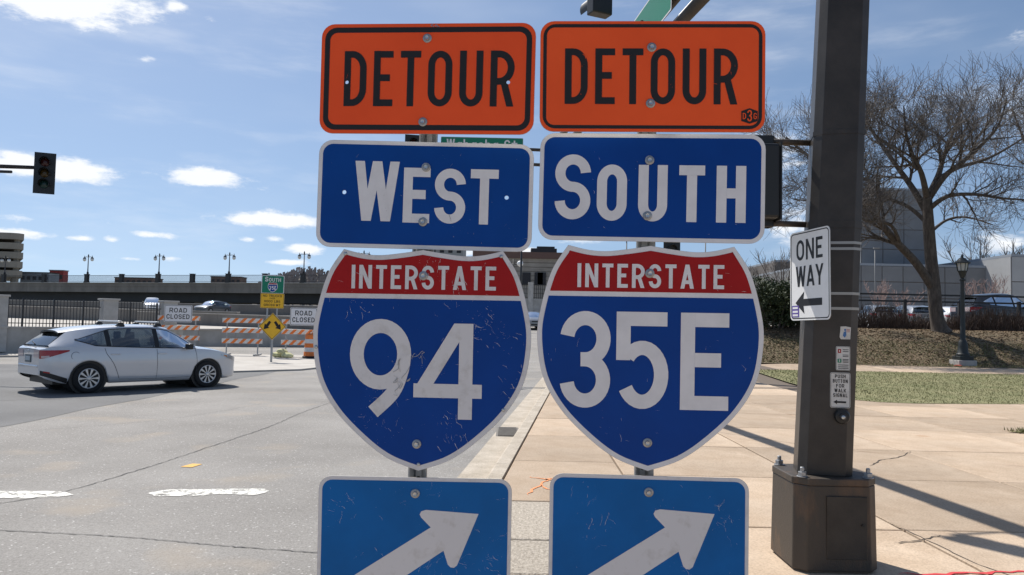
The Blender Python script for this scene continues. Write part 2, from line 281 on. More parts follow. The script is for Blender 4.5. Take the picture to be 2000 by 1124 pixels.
# ------------------------------------------------------------------ lettering: strokes of even width like road-sign alphabets
def arc(cx, cy, rx, ry, a0, a1, n=26): return [(cx+rx*math.cos(R(a0+(a1-a0)*i/n)), cy+ry*math.sin(R(a0+(a1-a0)*i/n))) for i in range(n+1)]
REL = dict(I=.2, W=1.42, A=1.1, V=1.1, Y=1.1, M=1.35, N=1.06, E=.86, F=.86, L=.84, T=.9, O=1.06, D=1.0, U=1.02, R=1.04, C=1.0, G=1.02, H=1.02, K=1.06, S=1.0, P=1.0, B=1.0, X=1.0)
def glyph(ch, w, t):
    a = t/2; L = a; Rr = w-a; B = a; T = 1-a; cx = w/2; rx = (Rr-L)/2; ry = min(.33, rx*1.25); P = []; S = []
    def sl(x0, y0, x1, y1): 
        h = t*math.sqrt(1+((x1-x0)/(y1-y0))**2); S.append([(x0-h/2, y0), (x0+h/2, y0), (x1+h/2, y1), (x1-h/2, y1)])
    st = lambda x: P.append(([(x, 0), (x, 1)], 0))
    bar = lambda y, x0=0., x1=None: P.append(([(x0, y), (w if x1 is None else x1, y)], 0))
    if ch == 'I': P.append(([(w/2, 0), (w/2, 1)], 0))
    elif ch in 'EF':
        st(L); bar(T, t); bar(.515, t, .84*w)
        if ch == 'E': bar(B, t)
    elif ch == 'L': st(L); bar(B, t)
    elif ch == 'T': bar(T); P.append(([(cx, 0), (cx, 1-t)], 0))
    elif ch == 'H': st(L); st(Rr); bar(.515, t, w-t)
    elif ch in 'O0': P.append((arc(cx, T-ry, rx, ry, 0, 180)+arc(cx, B+ry, rx, ry, 180, 360), 1))
    elif ch == 'U': P.append(([(L, 1)]+arc(cx, B+ry, rx, ry, 180, 360)+[(Rr, 1)], 0))
    elif ch == 'D': r = min(.30, w*.62); P.append(([(L, 0), (L, 1)], 0)); P.append(([(t, T), (Rr-w*.55, T)]+arc(Rr-w*.5, T-r, w*.5, r, 90, 0)+arc(Rr-w*.5, B+r, w*.5, r, 0, -90)+[(Rr-w*.55, B), (t, B)], 0))
    elif ch in 'PRB':
        st(L); y0 = .45 if ch != 'B' else .515; yc = (T+y0)/2; rr = (T-y0)/2; r2 = min(rr, w*.5)
        P.append(([(t, T), (Rr-r2, T)]+arc(Rr-r2, yc, r2, rr, 90, -90)+[(Rr-r2, y0), (t, y0)], 0))
        if ch == 'R': sl(w*.56, y0, w-t*.56, 0)
        if ch == 'B': yc = (B+y0)/2; rr = (y0-B)/2; P.append(([(t, y0), (Rr-r2, y0)]+arc(Rr-r2, yc, r2, rr, 90, -90)+[(Rr-r2, B), (t, B)], 0))
    elif ch in 'CG':
        P.append((arc(cx, T-ry, rx, ry, 8, 180)+arc(cx, B+ry, rx, ry, 180, 352 if ch == 'C' else 360)+([] if ch == 'C' else [(Rr, .48)]), 0))
        if ch == 'G': bar(.46, cx, w-t)
    elif ch == 'S': q = (T-B)/4; P.append((arc(cx, T-q, rx, q, 2, 265)+arc(cx, B+q, rx, q, 85, -178), 0))
    elif ch == 'N':
        st(L); st(Rr); d = t
        for _ in range(8): d = t*math.sqrt(1+((1-d)/max(.05, w-2*t))**2)
        d = min(d, .62); S.append([(t, 1-d), (w-t, 0), (w-t, d), (t, 1)])
    elif ch == 'A': h = t*1.06; sl(h/2, 0, cx, 1); sl(w-h/2, 0, cx, 1); bar(.27, w*.22, w*.78)
    elif ch == 'V': h = t*1.06; sl(h/2, 1, cx, 0); sl(w-h/2, 1, cx, 0)
    elif ch == 'W': h = t*1.05; sl(h/2, 1, w*.285, 0); sl(w*.5, 1, w*.285, 0); sl(w*.5, 1, w*.715, 0); sl(w-h/2, 1, w*.715, 0)
    elif ch == 'Y': h = t*1.2; sl(h/2, 1, cx, .42); sl(w-h/2, 1, cx, .42); P.append(([(cx, 0), (cx, .47)], 0))
    elif ch == 'K': st(L); sl(t*1.2, .36, w-t*.62, 1); sl(w*.45, .55, w-t*.6, 0)
    elif ch == 'X': sl(t*.6, 0, w-t*.6, 1); sl(t*.6, 1, w-t*.6, 0)
    elif ch == '4': sl(t*.62, t*1.9+.03, w*.70, 1); bar(.22+a, 0, w); P.append(([(w*.76, 0), (w*.76, 1)], 0))
    elif ch == '3': q = (T-B)/4; P.append((arc(cx, T-q, rx, q, 172, -82)+[(cx*.82, .5+.0)], 0)); P.append(([(cx*.82, .5), (cx, .5)]+arc(cx, B+q, rx, q, 82, -172), 0))
    elif ch == '5': q = .315-a*.5; P.append(([(w*.97, T), (0, T)], 0)); P.append(([(L, 1-t), (L, .50)], 0)); P.append((arc(cx, B+q, rx, q, 140, -150), 0))
    elif ch == '9':
        q = .295; yc = T-q; P.append((arc(cx, yc, rx, q, 0, 360, 36)[:-1], 1)); P.append((catmull([(Rr, yc), (Rr-.02, yc-.16), (w*.72, .24), (w*.40, .03)], 6), 0))
    elif ch == '8': q = (T-B)/4; P.append((arc(cx, T-q, rx*.9, q, 0, 360, 24)[:-1], 1)); P.append((arc(cx, B+q, rx, q, 0, 360, 24)[:-1], 1))
    elif ch == 'a': P.append((arc(cx, .35, rx, .35-a, 0, 360, 20)[:-1], 1)); P.append(([(Rr, 0), (Rr, .7)], 0))
    elif ch == 'b': P.append((arc(cx, .35, rx, .35-a, 0, 360, 20)[:-1], 1)); P.append(([(L, 0), (L, 1)], 0))
    elif ch == 'h': st(L); P.append((arc(cx, .7-a-.2, rx, .2, 180, 0)+[(Rr, 0)], 0))
    elif ch == 's': q = (.7-t)/4; P.append((arc(cx, .7-a-q, rx, q, 10, 265)+arc(cx, B+q, rx, q, 85, -170), 0))
    elif ch == 't': P.append(([(cx, 0), (cx, .95)], 0)); bar(.66)
    elif ch == '-': bar(.5)
    return P, S
def text(mb, s, xc, y0, h, Wd, tf=.15, z=0.0, gapf=.17, place=None, slope=0.0):
    """one word of even-stroke capitals, cap height h, total width Wd, centred on xc"""
    t = tf; rel = [(.55 if c == ' ' else REL.get(c, 1.0)) for c in s]; n = len(s)
    fixed = sum((t/.2*0.2) if c == 'I' else 0 for c in s); tot = sum(r for r, c in zip(rel, s) if c != 'I')
    g = gapf; u = (Wd/h - fixed - g*(n-1))/max(tot, .01)
    if u < t*2.3: g = g*.6; u = (Wd/h - fixed - g*(n-1))/max(tot, .01)
    x = xc - Wd/2; k = 0
    for c, r in zip(s, rel):
        w = t if c == 'I' else u*r
        if c != ' ':
            P, S = glyph(c, w, t)
            for path, closed in P:
                k += 1; pts = [Vector((p[0], p[1])) for p in path]; n2 = len(pts); A = []; Bv = []
                for i, p in enumerate(pts):
                    if closed: d0 = p-pts[i-1]; d1 = pts[(i+1) % n2]-p
                    else: d0 = p-pts[i-1] if i else pts[1]-p; d1 = pts[i+1]-p if i < n2-1 else d0
                    d0 = d0.normalized() if d0.length > 1e-9 else d1.normalized(); d1 = d1.normalized() if d1.length > 1e-9 else d0
                    b = (d0+d1); b = b.normalized() if b.length > 1e-6 else d0
                    nn = Vector((-b.y, b.x)); sc_ = 1/max(.5, nn.dot(Vector((-d0.y, d0.x))))
                    A.append(p+nn*t/2*sc_); Bv.append(p-nn*t/2*sc_)
                zz = z + (k % 4)*.0012*h
                V = [(x+p.x*h, y0+p.y*h + slope*(x+p.x*h), zz) for p in A]+[(x+p.x*h, y0+p.y*h + slope*(x+p.x*h), zz) for p in Bv]
                m_ = n2 if closed else n2-1
                mb.add([place @ Vector(q) for q in V] if place else V, [(i, n2+i, n2+(i+1) % n2, (i+1) % n2) for i in range(m_)])
            for quad in S:
                k += 1; zz = z + (k % 4)*.0012*h
                V = [(x+p[0]*h, y0+p[1]*h + slope*(x+p[0]*h), zz) for p in quad]
                if (quad[1][0]-quad[0][0])*(quad[2][1]-quad[1][1])-(quad[1][1]-quad[0][1])*(quad[2][0]-quad[1][0]) < 0: V = V[::-1]
                mb.add([place @ Vector(q) for q in V] if place else V, [(0, 1, 2, 3)])
        x += w*h + g*h
    return mb
def rrect(w, h, r, n=6, cx=0., cy=0.):
    out = []
    for sx, sy, a0 in ((1, 1, 0), (-1, 1, 90), (-1, -1, 180), (1, -1, 270)):
        for i in range(n+1): a = R(a0+90*i/n); out.append((cx+sx*(w/2-r)+r*math.cos(a), cy+sy*(h/2-r)+r*math.sin(a)))
    return out
def film(mb, pts, z): return mb.add([(p[0], p[1], z) for p in pts], [tuple(range(len(pts)))])
def ring(mb, outer, inner, z):
    n = len(outer); return mb.add([(p[0], p[1], z) for p in outer]+[(p[0], p[1], z) for p in inner], [(i, (i+1) % n, n+(i+1) % n, n+i) for i in range(n)])
# ================================================================== THE SETTING
def T(x, y):
    left = .042*max(0., min(y, 86.)-34.)
    right = .02*max(0., min(y, 30.4)-17.) + 1.45*smooth01(30.4, 37.5, y) + .012*max(0., min(y, 110.)-37.5)
    k = smooth01(6.3, 9.0, x); return left*(1-k)+right*k
def K(y): return -.05 + .0968*(y-7.81)            # back edge of the kerb
def sheet(xs, ys, dz, xfun=None):
    mb = MB(); mb.grid([[(X, y, T(X, y)+dz) for X in ((xfun(x, y) if xfun else x) for x in xs)] for y in ys]); return mb
def lin(a, b, n): return [a+(b-a)*i/n for i in range(n+1)]

struct(sheet([-1500, -600, -250, -120]+lin(-90, 90, 60)+[120, 250, 600, 1500], [-400, -60]+lin(-12, 120, 66)+[160, 250, 500, 1200, 2600], -.22).build('ground', M_far))
road = struct(sheet(lin(0, 1, 40), lin(-12, 92, 70), -.10, lambda u, y: -80+(K(y)-.52+80)*u).build('road', M_asph))
def flat_on(mb, pts, dz, parent, name, m):          # a thin sheet laid over the ground through its corner points
    mb.add([(p[0], p[1], T(p[0], p[1])+dz) for p in pts], [tuple(range(len(pts)))]); return mb.build(name, m, parent)
M_seam = mat('crack_sealant', (.11, .105, .10), .8)
newer = MB(); newer.grid([[(x, y, T(x, y)-.096) for x in (-80, -40, -20, -12, -7.45+.05*math.sin(y*1.7))] for y in lin(9.5, 25.5, 32)]); newer.build('resurfaced_patch', M_asph2, road)

def wob_strip(pts, w, dz, seed, k=10, taper=True):
    r = random.Random(seed); P = catmull([(p[0], p[1]) for p in pts], k); mb = MB(); A = []; B = []
    for i, p in enumerate(P):
        d = (P[min(i+1, len(P)-1)]-P[max(i-1, 0)]).normalized(); n = Vector((-d.y, d.x)); q = Vector(p)+n*r.uniform(-1, 1)*w*.7
        ww = w*r.uniform(.5, 1.25)*(min(1, (i+.3)/4, (len(P)-i-.7)/4) if taper else 1)
        a = q+n*ww/2; b = q-n*ww/2; A.append((a.x, a.y, T(a.x, a.y)+dz)); B.append((b.x, b.y, T(b.x, b.y)+dz))
    mb.grid([B, A]); return mb
# cracks in the carriageway
wob_strip([(-6.2, 6.35), (-4.6, 6.12), (-3.88, 5.96), (-2.9, 5.85), (-2.1, 5.68), (-1.38, 5.56), (-.9, 5.5)], .013, -.095, 3, 22).build('crack', M_seam, road)
wob_strip([(-5.2, 6.2), (-4.28, 6.98), (-4.0, 8.3), (-3.85, 10), (-3.7, 12), (-3.7, 14.4), (-3.4, 19)], .016, -.095, 4, 20).build('crack', M_seam, road)
wob_strip([(-14, 13.2), (-11.8, 14.1), (-10, 14.6), (-8.4, 15.6)], .035, -.091, 5, 12).build('crack', M_seam, road)
wob_strip([(-7.4, 10.5), (-5.6, 12.5), (-4.8, 15.5)], .008, -.095, 8, 16).build('crack', M_seam, road)
# worn crosswalk bars and a dab of survey paint
def worn_bar(x0, x1, y0, y1, seed, rise=0.0):
    r = random.Random(seed); n = 34; top = []; bot = []
    for i in range(n+1):
        u = i/n; x = x0+(x1-x0)*u; e = min(1, u*9+.12, (1-u)*12+.15); mid = (y0+y1)/2+rise*(u-.5); h = (y1-y0)/2*e
        top.append((x, mid+h+r.uniform(-.012, .012), -.0955)); bot.append((x, mid-h*(1-.35*max(0, math.sin(u*9+seed)))+r.uniform(-.018, .012), -.0955))
    return MB().grid([bot, top])
worn_bar(-3.37, -2.30, 7.24, 7.52, 2, .16).build('crosswalk_marking', M_whitepaint, road)
worn_bar(-6.2, -4.0, 6.95, 7.24, 5, .12).build('crosswalk_marking', M_whitepaint, road)
M_orpaint = mat('orange_survey_paint', (.75, .42, .10), .8)
film_pts = [(-3.63, 8.60), (-3.50, 8.58), (-3.46, 8.78), (-3.58, 8.80)]
flat_on(MB(), film_pts, -.095, road, 'survey_paint_mark', M_orpaint)

# kerb and gutter along the near pavement
gut = sheet(lin(0, 1, 1), lin(-12, 92, 90), 0, lambda u, y: K(y)-.54+.38*u)
gut.v = [(x, y, z-.097+(.0 if (i % 2) else .006)) for i, (x, y, z) in enumerate(gut.v)]
struct(gut.build('gutter', M_kerb))
kerb_root = struct(empty('kerb'))
ys = [-12+2.06*i for i in range(34)]
for a, b in zip(ys[:-1], ys[1:]):
    mb = MB(); sec = [(-.19, -.13), (-.170, .004), (-.15, .012), (-.010, .010), (-.002, -.13)]; rows = []
    for y in (a+.004, b-.004): rows.append([(K(y)+s[0], y, T(K(y), y)+s[1]) for s in sec])
    n = len(sec); mb.add(rows[0]+rows[1], [(i, i+1, n+i+1, n+i) for i in range(n-1)]+[tuple(range(n-1, -1, -1)), tuple(range(n, 2*n))]); mb.build('kerb_stone', M_kerb, kerb_root)
M_grate = mat('drain_iron', (.16, .145, .125), .7, var=.2, vscale=20)
drain = empty('storm_drain', (K(11.9)-.37, 11.9, -.095)); tag(drain, 'grey iron storm drain set in the gutter beside the kerb', 'drain')
MB().box((0, 0, .003), (.34, 1.0, .006)).build('frame', M_grate, drain)
for i in range(9): MB().box((0, -.42+.105*i, .012), (.28, .05, .012)).build('grate_bar', M_grate, drain)

# pavement: slabs with open joints
pave = struct(sheet(lin(0, 1, 16), lin(-12, 44, 40), -.03, lambda u, y: K(y)+(9.5-K(y))*u).build('sidewalk', M_joint))
sheet(lin(9.5, 40, 6), lin(-12, 18.2, 8), -.03).build('sidewalk_bed', M_joint, pave)
def slab(pts, m, name='slab', dz=0.):
    cxm = sum(p[0] for p in pts)/len(pts); cym = sum(p[1] for p in pts)/len(pts); z0 = rnd.uniform(-.004, .0)+dz; tx = rnd.uniform(-.0012, .0012); ty = rnd.uniform(-.0012, .0012)
    g = .011; top = []
    for p in pts:
        d = Vector((cxm-p[0], cym-p[1])); q = (p[0]+math.copysign(g, d.x), p[1]+math.copysign(g, d.y)); top.append(q)
    mb = MB(); n = len(pts); e = .010
    lo = [(q[0]-cxm, q[1]-cym, T(*q)-.04) for q in top]
    mi = [(q[0]-cxm, q[1]-cym, T(*q)+z0-.005+tx*(q[0]-cxm)+ty*(q[1]-cym)) for q in top]
    hi = [(q[0]-cxm-math.copysign(e, q[0]-cxm), q[1]-cym-math.copysign(e, q[1]-cym), T(*q)+z0+tx*(q[0]-cxm)+ty*(q[1]-cym)) for q in top]
    side = [(i, (i+1) % n, n+(i+1) % n, n+i) for i in range(n)]
    mb.add(lo+mi+hi, side+[(n+a, n+b, n+c, n+d) for a, b, c, d in side]+[tuple(range(2*n, 3*n))])
    o = mb.build(name, m, pave); o.location = (cxm, cym, 0); return o
c0 = [-8, -6, -4, -2, 0, 2.04, 3.4, 4.88, 5.66, 6.88, 8.9, 10.95, 13.0, 15.1, 17.2, 19.3, 21.4, 23.5, 25.6, 27.7, 29.8, 31.9, 34, 36.1, 38.2, 40.3, 42.4]
for a, b in zip(c0[:-1], c0[1:]):
    slab([(K(a), a), (1.05+.02*a, a), (1.05+.02*b, b), (K(b), b)], M_oldconc if 4.0 < (a+b)/2 < 6.8 else M_conc)
rows = [-.02+2.055*k for k in range(-4, 15)]
cols = [1.05, 3.13, 5.2, 7.27, 9.35, 11.45, 13.5, 15.6, 17.7, 19.8]
for a, b in zip(rows[:-1], rows[1:]):
    for i, (x0, x1) in enumerate(zip(cols[:-1], cols[1:])):
        if a > 17.5 and x0 > 7.2: continue
        if a > 27.5: continue
        l0 = x0+.02*a if i == 0 else x0; l1 = x0+.02*b if i == 0 else x0
        slab([(l0, a), (x1, a), (x1, b), (l1, b)], M_conc)
for i in range(12):                                  # the park path, in long bays
    x0 = 7.6+i*3; slab([(x0, 26.6), (x0+3, 26.6+.02*(i+1)), (x0+3, 30.0), (x0, 30.0)], M_conc, 'path_slab', .004)
# pavement cracks, survey paint
M_crk = mat('crack_dark', (.07, .055, .045), .95)
def crack(pts, w, seed): wob_strip(pts, w, .0035, seed, 9).build('crack', M_crk, pave)
crack([(4.2, 9.0), (4.55, 9.45), (4.9, 9.7), (5.3, 10.2)], .016, 11)
crack([(2.85, 5.75), (3.1, 5.85), (3.35, 6.0)], .016, 12); crack([(3.13, 6.4), (3.16, 5.8), (3.2, 5.2), (3.4, 4.8)], .009, 13)
crack([(2.6, 12.4), (3.6, 11.1), (4.2, 10.3)], .010, 15)
M_spray = mat('orange_spray_paint', (.78, .30, .12), .85); M_spray2 = mat('red_spray_paint', (.62, .05, .06), .85)
def spray(pts, w, m, seed): wob_strip(pts, w, .0042, seed, 7).build('spray_paint_mark', m, pave)
spray([(.17, 7.1), (.36, 7.7), (.52, 8.0)], .035, M_spray, 21); spray([(.22, 7.95), (.42, 7.8), (.62, 7.9)], .035, M_spray, 22); spray([(.30, 7.55), (.40, 7.35), (.44, 7.1)], .03, M_spray, 23)
spray([(.1, 4.7), (.25, 4.62), (.45, 4.75)], .04, M_spray, 24)
spray([(2.52, 5.02), (2.9, 5.05), (3.3, 5.12), (3.6, 5.15), (4.2, 5.14)], .035, M_spray2, 25)
M_scuff = mat('scuff_rust', (.36, .22, .14), .9)
for i in range(9):
    x = rnd.uniform(3.4, 8); y = rnd.uniform(6.2, 13); wob_strip([(x, y), (x+.3, y-.12), (x+.6, y-.3)], .014, .0042, 40+i, 5).build('scuff_mark', M_scuff, pave)

# lawn, bank and their grass
def in_poly(x, y, P):
    c = False; n = len(P)
    for i in range(n):
        a, b = P[i], P[(i+1) % n]
        if (a[1] > y) != (b[1] > y) and x < (b[0]-a[0])*(y-a[1])/(b[1]-a[1])+a[0]: c = not c
    return c
LAWN = [(7.83, 17.55), (8.15, 17.15), (8.9, 17.0), (12, 17.4), (22, 17.6), (40, 17.8), (40, 26.9), (22, 26.75), (12, 26.65), (8.6, 26.6), (8.25, 25.8), (7.95, 22)]
LAWN2 = [(8.0, 12.42), (8.6, 12.0), (11, 11.9), (20, 12), (20, 13.3), (11, 13.0), (8.8, 12.75)]
def poly_sheet(P, dz, m, name, step=1.0):
    bm = bmesh.new(); bm.faces.new([bm.verts.new((p[0], p[1], 0)) for p in P]); bmesh.ops.triangulate(bm, faces=bm.faces[:])
    for _ in range(3): bmesh.ops.subdivide_edges(bm, edges=[e for e in bm.edges if e.calc_length() > 2.5], cuts=1); bmesh.ops.triangulate(bm, faces=bm.faces[:])
    for v in bm.verts: v.co.z = T(v.co.x, v.co.y)+dz
    me = bpy.data.meshes.new(name); bm.to_mesh(me); bm.free(); me.materials.append(m); o = bpy.data.objects.new(name, me); COL.objects.link(o); return o
struct(poly_sheet(LAWN, .012, M_grassdirt, 'lawn')); struct(poly_sheet(LAWN2, .012, M_grassdirt, 'verge'))
bank = struct(sheet(lin(7.6, 46, 32), lin(30.05, 41.5, 24), .012).build('bank', M_litter))
M_g1 = mat('grass_blade_green', (.15, .155, .055), .8, col2=(.23, .215, .09), vscale=1.5); M_g2 = mat('grass_blade_straw', (.27, .24, .12), .85, col2=(.20, .19, .09), vscale=2)
def blades(name, m, label, P, n, h, w, seed, xr, yr, flat=0.0):
    r = np.random.RandomState(seed); v = []; f = []
    X = r.uniform(xr[0], xr[1], n); Y = r.uniform(yr[0], yr[1], n)
    keep = [i for i in range(n) if (P is None or in_poly(X[i]+r.normal()*.05, Y[i]+r.normal()*.06, P))]
    for i in keep:
        x, y = X[i], Y[i]; a = r.uniform(0, 6.28); hh = h*r.uniform(.5, 1.3); ww = w*r.uniform(.6, 1.4); l = r.uniform(.2, 1.0)*hh; b = r.uniform(0, 6.28); z = T(x, y)+.008; o = len(v)
        if flat: v += [(x-ww*math.cos(a), y-ww*math.sin(a), z+hh*r.uniform(0, .6)), (x+ww*math.cos(a), y+ww*math.sin(a), z+hh*r.uniform(0, .6)), (x+ww*math.cos(a+1.6), y+ww*math.sin(a+1.6), z+hh)]
        else: v += [(x-ww*math.cos(a), y-ww*math.sin(a), z), (x+ww*math.cos(a), y+ww*math.sin(a), z), (x+l*math.cos(b), y+l*math.sin(b), z+hh)]
        f.append((o, o+1, o+2))
    me = bpy.data.meshes.new(name); me.from_pydata(v, [], f); me.materials.append(m); o = bpy.data.objects.new(name, me); COL.objects.link(o); stuff(o); o['label'] = label; o['category'] = 'grass'; return o
blades('lawn_grass', M_g1, 'short green grass of the lawn beyond the pavement', LAWN, 42000, .030, .009, 1, (7.6, 26), (16.8, 26.9))
blades('dry_grass', M_g2, 'straw coloured dead grass among the lawn', LAWN, 15000, .03, .009, 2, (7.6, 26), (16.8, 26.9))
blades('verge_grass', M_g1, 'tuft of green grass at the right edge of the pavement', LAWN2, 9000, .06, .008, 3, (8, 12), (11.9, 13))
def BNK(): return None
blades('bank_grass', M_g1, 'thin green grass on the lower half of the bank', None, 17000, .07, .012, 4, (7.8, 30), (30.2, 34.5))
lv = blades('fallen_leaves', mat('fallen_leaf', (.15, .10, .058), .9, col2=(.26, .185, .11), vscale=3), 'brown fallen leaves and straw strewn over the bank', None, 44000, .03, .045, 6, (7.8, 32), (30.6, 41), 1.0); lv['category'] = 'leaves'

# apron of the closed ramp, and the lot behind the fence
apron = [(-8.6, 23.7), (-6.9, 25.4), (-6.4, 27.6), (-6.6, 39.8), (-13, 40.2), (-17.8, 37.6), (-13.0, 30.6), (-10.2, 26.2)]
mb = MB(); mb.prism(apron[::1], -.16, -.045); struct(mb.build('ramp_apron', M_lightconc))
struct(sheet(lin(-120, -5.5, 20), lin(40.3, 88, 12), -.085).build('concrete_lot', M_lightconc))
mb = MB(); WO = Vector((-20.74, 31.64, 0)); WD = Vector((.712, .702, 0)); WN = Vector((.702, -.712, 0))
def wp(s, n=0., z=0.): return WO + WD*s + WN*n + Vector((0, 0, z))
mb.add([wp(-30, 2.4, -.03), wp(7.2, 2.4, -.03), wp(7.2, .0, -.03), wp(-30, .0, -.03), wp(-30, 2.4, -.12), wp(7.2, 2.4, -.12)], [(0, 1, 2, 3), (4, 5, 1, 0)])
struct(mb.build('far_pavement', M_lightconc))
# ================================================================== DETOUR SIGNS
def pose(c, yaw, tilt, roll):
    r = Matrix.Rotation(R(yaw), 3, 'Z') @ Matrix.Rotation(math.pi/2+R(tilt), 3, 'X') @ Matrix.Rotation(R(roll), 3, 'Z')
    return Matrix.Translation(c) @ r.to_4x4()
def sheeting(name, c, holes=None, v=.05): return mat(name, c, .42, var=v+.06, vscale=3.5, vdet=9, spec=.16, holes=holes, lo=.3, hi=.7)
H_D = [(-.228, -.010, .0052), (.231, -.010, .0052)]; H_W = [(-.229, .004, .0058), (.231, .0, .0058)]
M_or = sheeting('orange_sheeting', (1.0, .112, .026)); M_orH = sheeting('orange_sheeting_drilled', (1.0, .104, .026), H_D)
M_blkH = mat('black_legend_drilled', (.018, .018, .02), .5, spec=.3, holes=H_D)
M_alH = mat('plate_drilled_orange', (.48, .47, .45), .5, .6, holes=H_D); M_alW = mat('plate_drilled_blue', (.48, .47, .45), .5, .6, holes=H_W)
M_blue = sheeting('blue_sheeting', (.001, .050, .275)); M_blueW = sheeting('blue_sheeting_drilled', (.001, .056, .285), H_W); M_whiteW = mat('white_sheeting_drilled', (.76, .755, .77), .5, var=.05, vscale=14, spec=.3, holes=H_W)
M_lblue = sheeting('faded_blue_sheeting', (.003, .125, .40), None, .10); M_red = sheeting('red_sheeting', (.36, .012, .014), None, .08)
M_dirtyw = mat('grimy_white_sheeting', (.70, .69, .70), .55, col2=(.52, .50, .48), vscale=22, lo=.52, hi=.8)
def hexbolt(root, x, y, z=.003, r=.0072):
    mb = MB(); m = Matrix.Translation((x, y, z)).to_4x4()
    w = MB().lathe([(r*1.75, z-.003), (r*1.75, z+.0006), (r*1.45, z+.0022), (r*1.1, z+.0022)], 18); w.v = [(a+x, b+y, c) for a, b, c in w.v]; wo_ = w.build('washer', M_galv, root, 'auto')
    h = MB().lathe([(r*1.0, z+.001), (r*1.0, z+.0065), (r*.82, z+.0085), (r*.35, z+.0078)], 6); a0 = rnd.uniform(0, 1); h.v = [(a*math.cos(a0)-b*math.sin(a0)+x, a*math.sin(a0)+b*math.cos(a0)+y, c) for a, b, c in h.v]; h.build('bolt', M_boltm, root)
def flecks(root, n, inside, seed, z, m, lmax=.02, wmax=.0014, name='scratches', dirs=None):
    r = random.Random(seed); mb = MB(); made = 0; cen = []
    while len(cen) < 14:
        q = (r.uniform(-.3, .3), r.uniform(-.3, .28), r.uniform(-1.2, 1.9))
        if inside(q[0], q[1]): cen.append(q)
    while made < n:
        cq = r.choice(cen) if r.random() < .72 else None; x, y = (r.gauss(cq[0], .022), r.gauss(cq[1], .022)) if cq else (r.uniform(-.3, .3), r.uniform(-.3, .3))
        if not inside(x, y): continue
        made += 1; a = r.gauss(cq[2], .35) if cq else (r.gauss(.9, .9) if dirs is None else r.gauss(*dirs)); L_ = lmax*r.random()**4+.0012; k = max(2, int(L_/.003)); w = wmax*r.uniform(.15, 1)*.6; P = []; 
        for i in range(k+1):
            P.append((x, y, w*r.uniform(.25, 1)*(.3 if i in (0, k) else 1))); a += r.gauss(0, .25); x += math.cos(a)*L_/k; y += math.sin(a)*L_/k
        zz = z+made*2e-6
        mb.grid([[(p[0]+p[2], p[1]+p[2]*.6, zz) for p in P], [(p[0]-p[2], p[1]-p[2]*.6, zz) for p in P]])
    o = mb.build(name, m, root); o['kind'] = 'stuff'; return o
def plate(root, pts, m, th=.0025):
    return MB().prism(pts, -th, 0).build('plate', m, root)
RRI = lambda w, h: (lambda x, y: abs(x) < w/2-.006 and abs(y) < h/2-.006)

def detour(name, label, P, w, h, bin_, bw, words, mo, mk, ma, bolts, seed, nsc):
    root = empty(name, mtx=pose(*P)); tag(root, label, 'sign', 'detour sign panels')
    pts = rrect(w, h, .038); plate(root, pts, ma)
    film(MB(), rrect(w-.0012, h-.0012, .0375), .0006).build('sheeting', mo, root)
    mb = MB(); ring(mb, rrect(w-2*bin_, h-2*bin_, .034), rrect(w-2*bin_-2*bw, h-2*bin_-2*bw, .022), .0012); mb.build('border', mk, root)
    mb = MB(); text(mb, 'DETOUR', *words, tf=.122, z=.0014, gapf=.135); mb.build('legend', mk, root)
    for b in bolts: hexbolt(root, *b)
    flecks(root, nsc, RRI(w, h), seed, .0026, M_or if mo is M_or else mo, .016, .0018)
    return root
dL = detour('detour_sign', 'orange DETOUR sign with two drilled holes, above the blue WEST sign', ((-.2523, 2.1225, 2.2343), -5.4, 2.2, -.52), .61, .311, .0105, .0148, (.006, -.078, .156, .484), M_orH, M_blkH, M_alH, [(0, .113), (-.006, -.122)], 3, 10)
mb = MB(); r_ = random.Random(9)
for i in range(9): x = .02+r_.uniform(-.012, .012); y = .149+r_.uniform(-.004, .004); film(mb, [(x, y), (x+.004, y-.002), (x+.003, y+.003)], .0022+i*1e-5)
mb.build('chipped_edge', M_galv, dL)
dR = detour('detour_sign', 'orange DETOUR sign with a small black D3G emblem, above the blue SOUTH sign', ((.3691, 2.0586, 2.2329), -1.74, 2.09, .52), .61, .303, .0085, .0095, (-.003, -.076, .152, .468), M_or, M_blk, M_alum, [(-.002, .079), (-.004, -.074)], 4, 55)
# emblem: black shield badge with D3G
mb = MB(); bx_, by_ = .263, -.107
film(mb, [(bx_-.022, by_+.013), (bx_-.022, by_-.014), (bx_, by_-.021), (bx_+.022, by_-.014), (bx_+.022, by_+.013), (bx_, by_+.021)], .0016)
mb.build('emblem', M_blk, dR)
mb = MB(); text(mb, 'D', bx_-.014, by_-.009, .017, .009, .14, .0024); text(mb, 'G', bx_+.015, by_-.009, .017, .009, .14, .0024); text(mb, '3', bx_, by_-.015, .031, .013, .12, .0024); mb.build('emblem_lettering', M_or, dR)

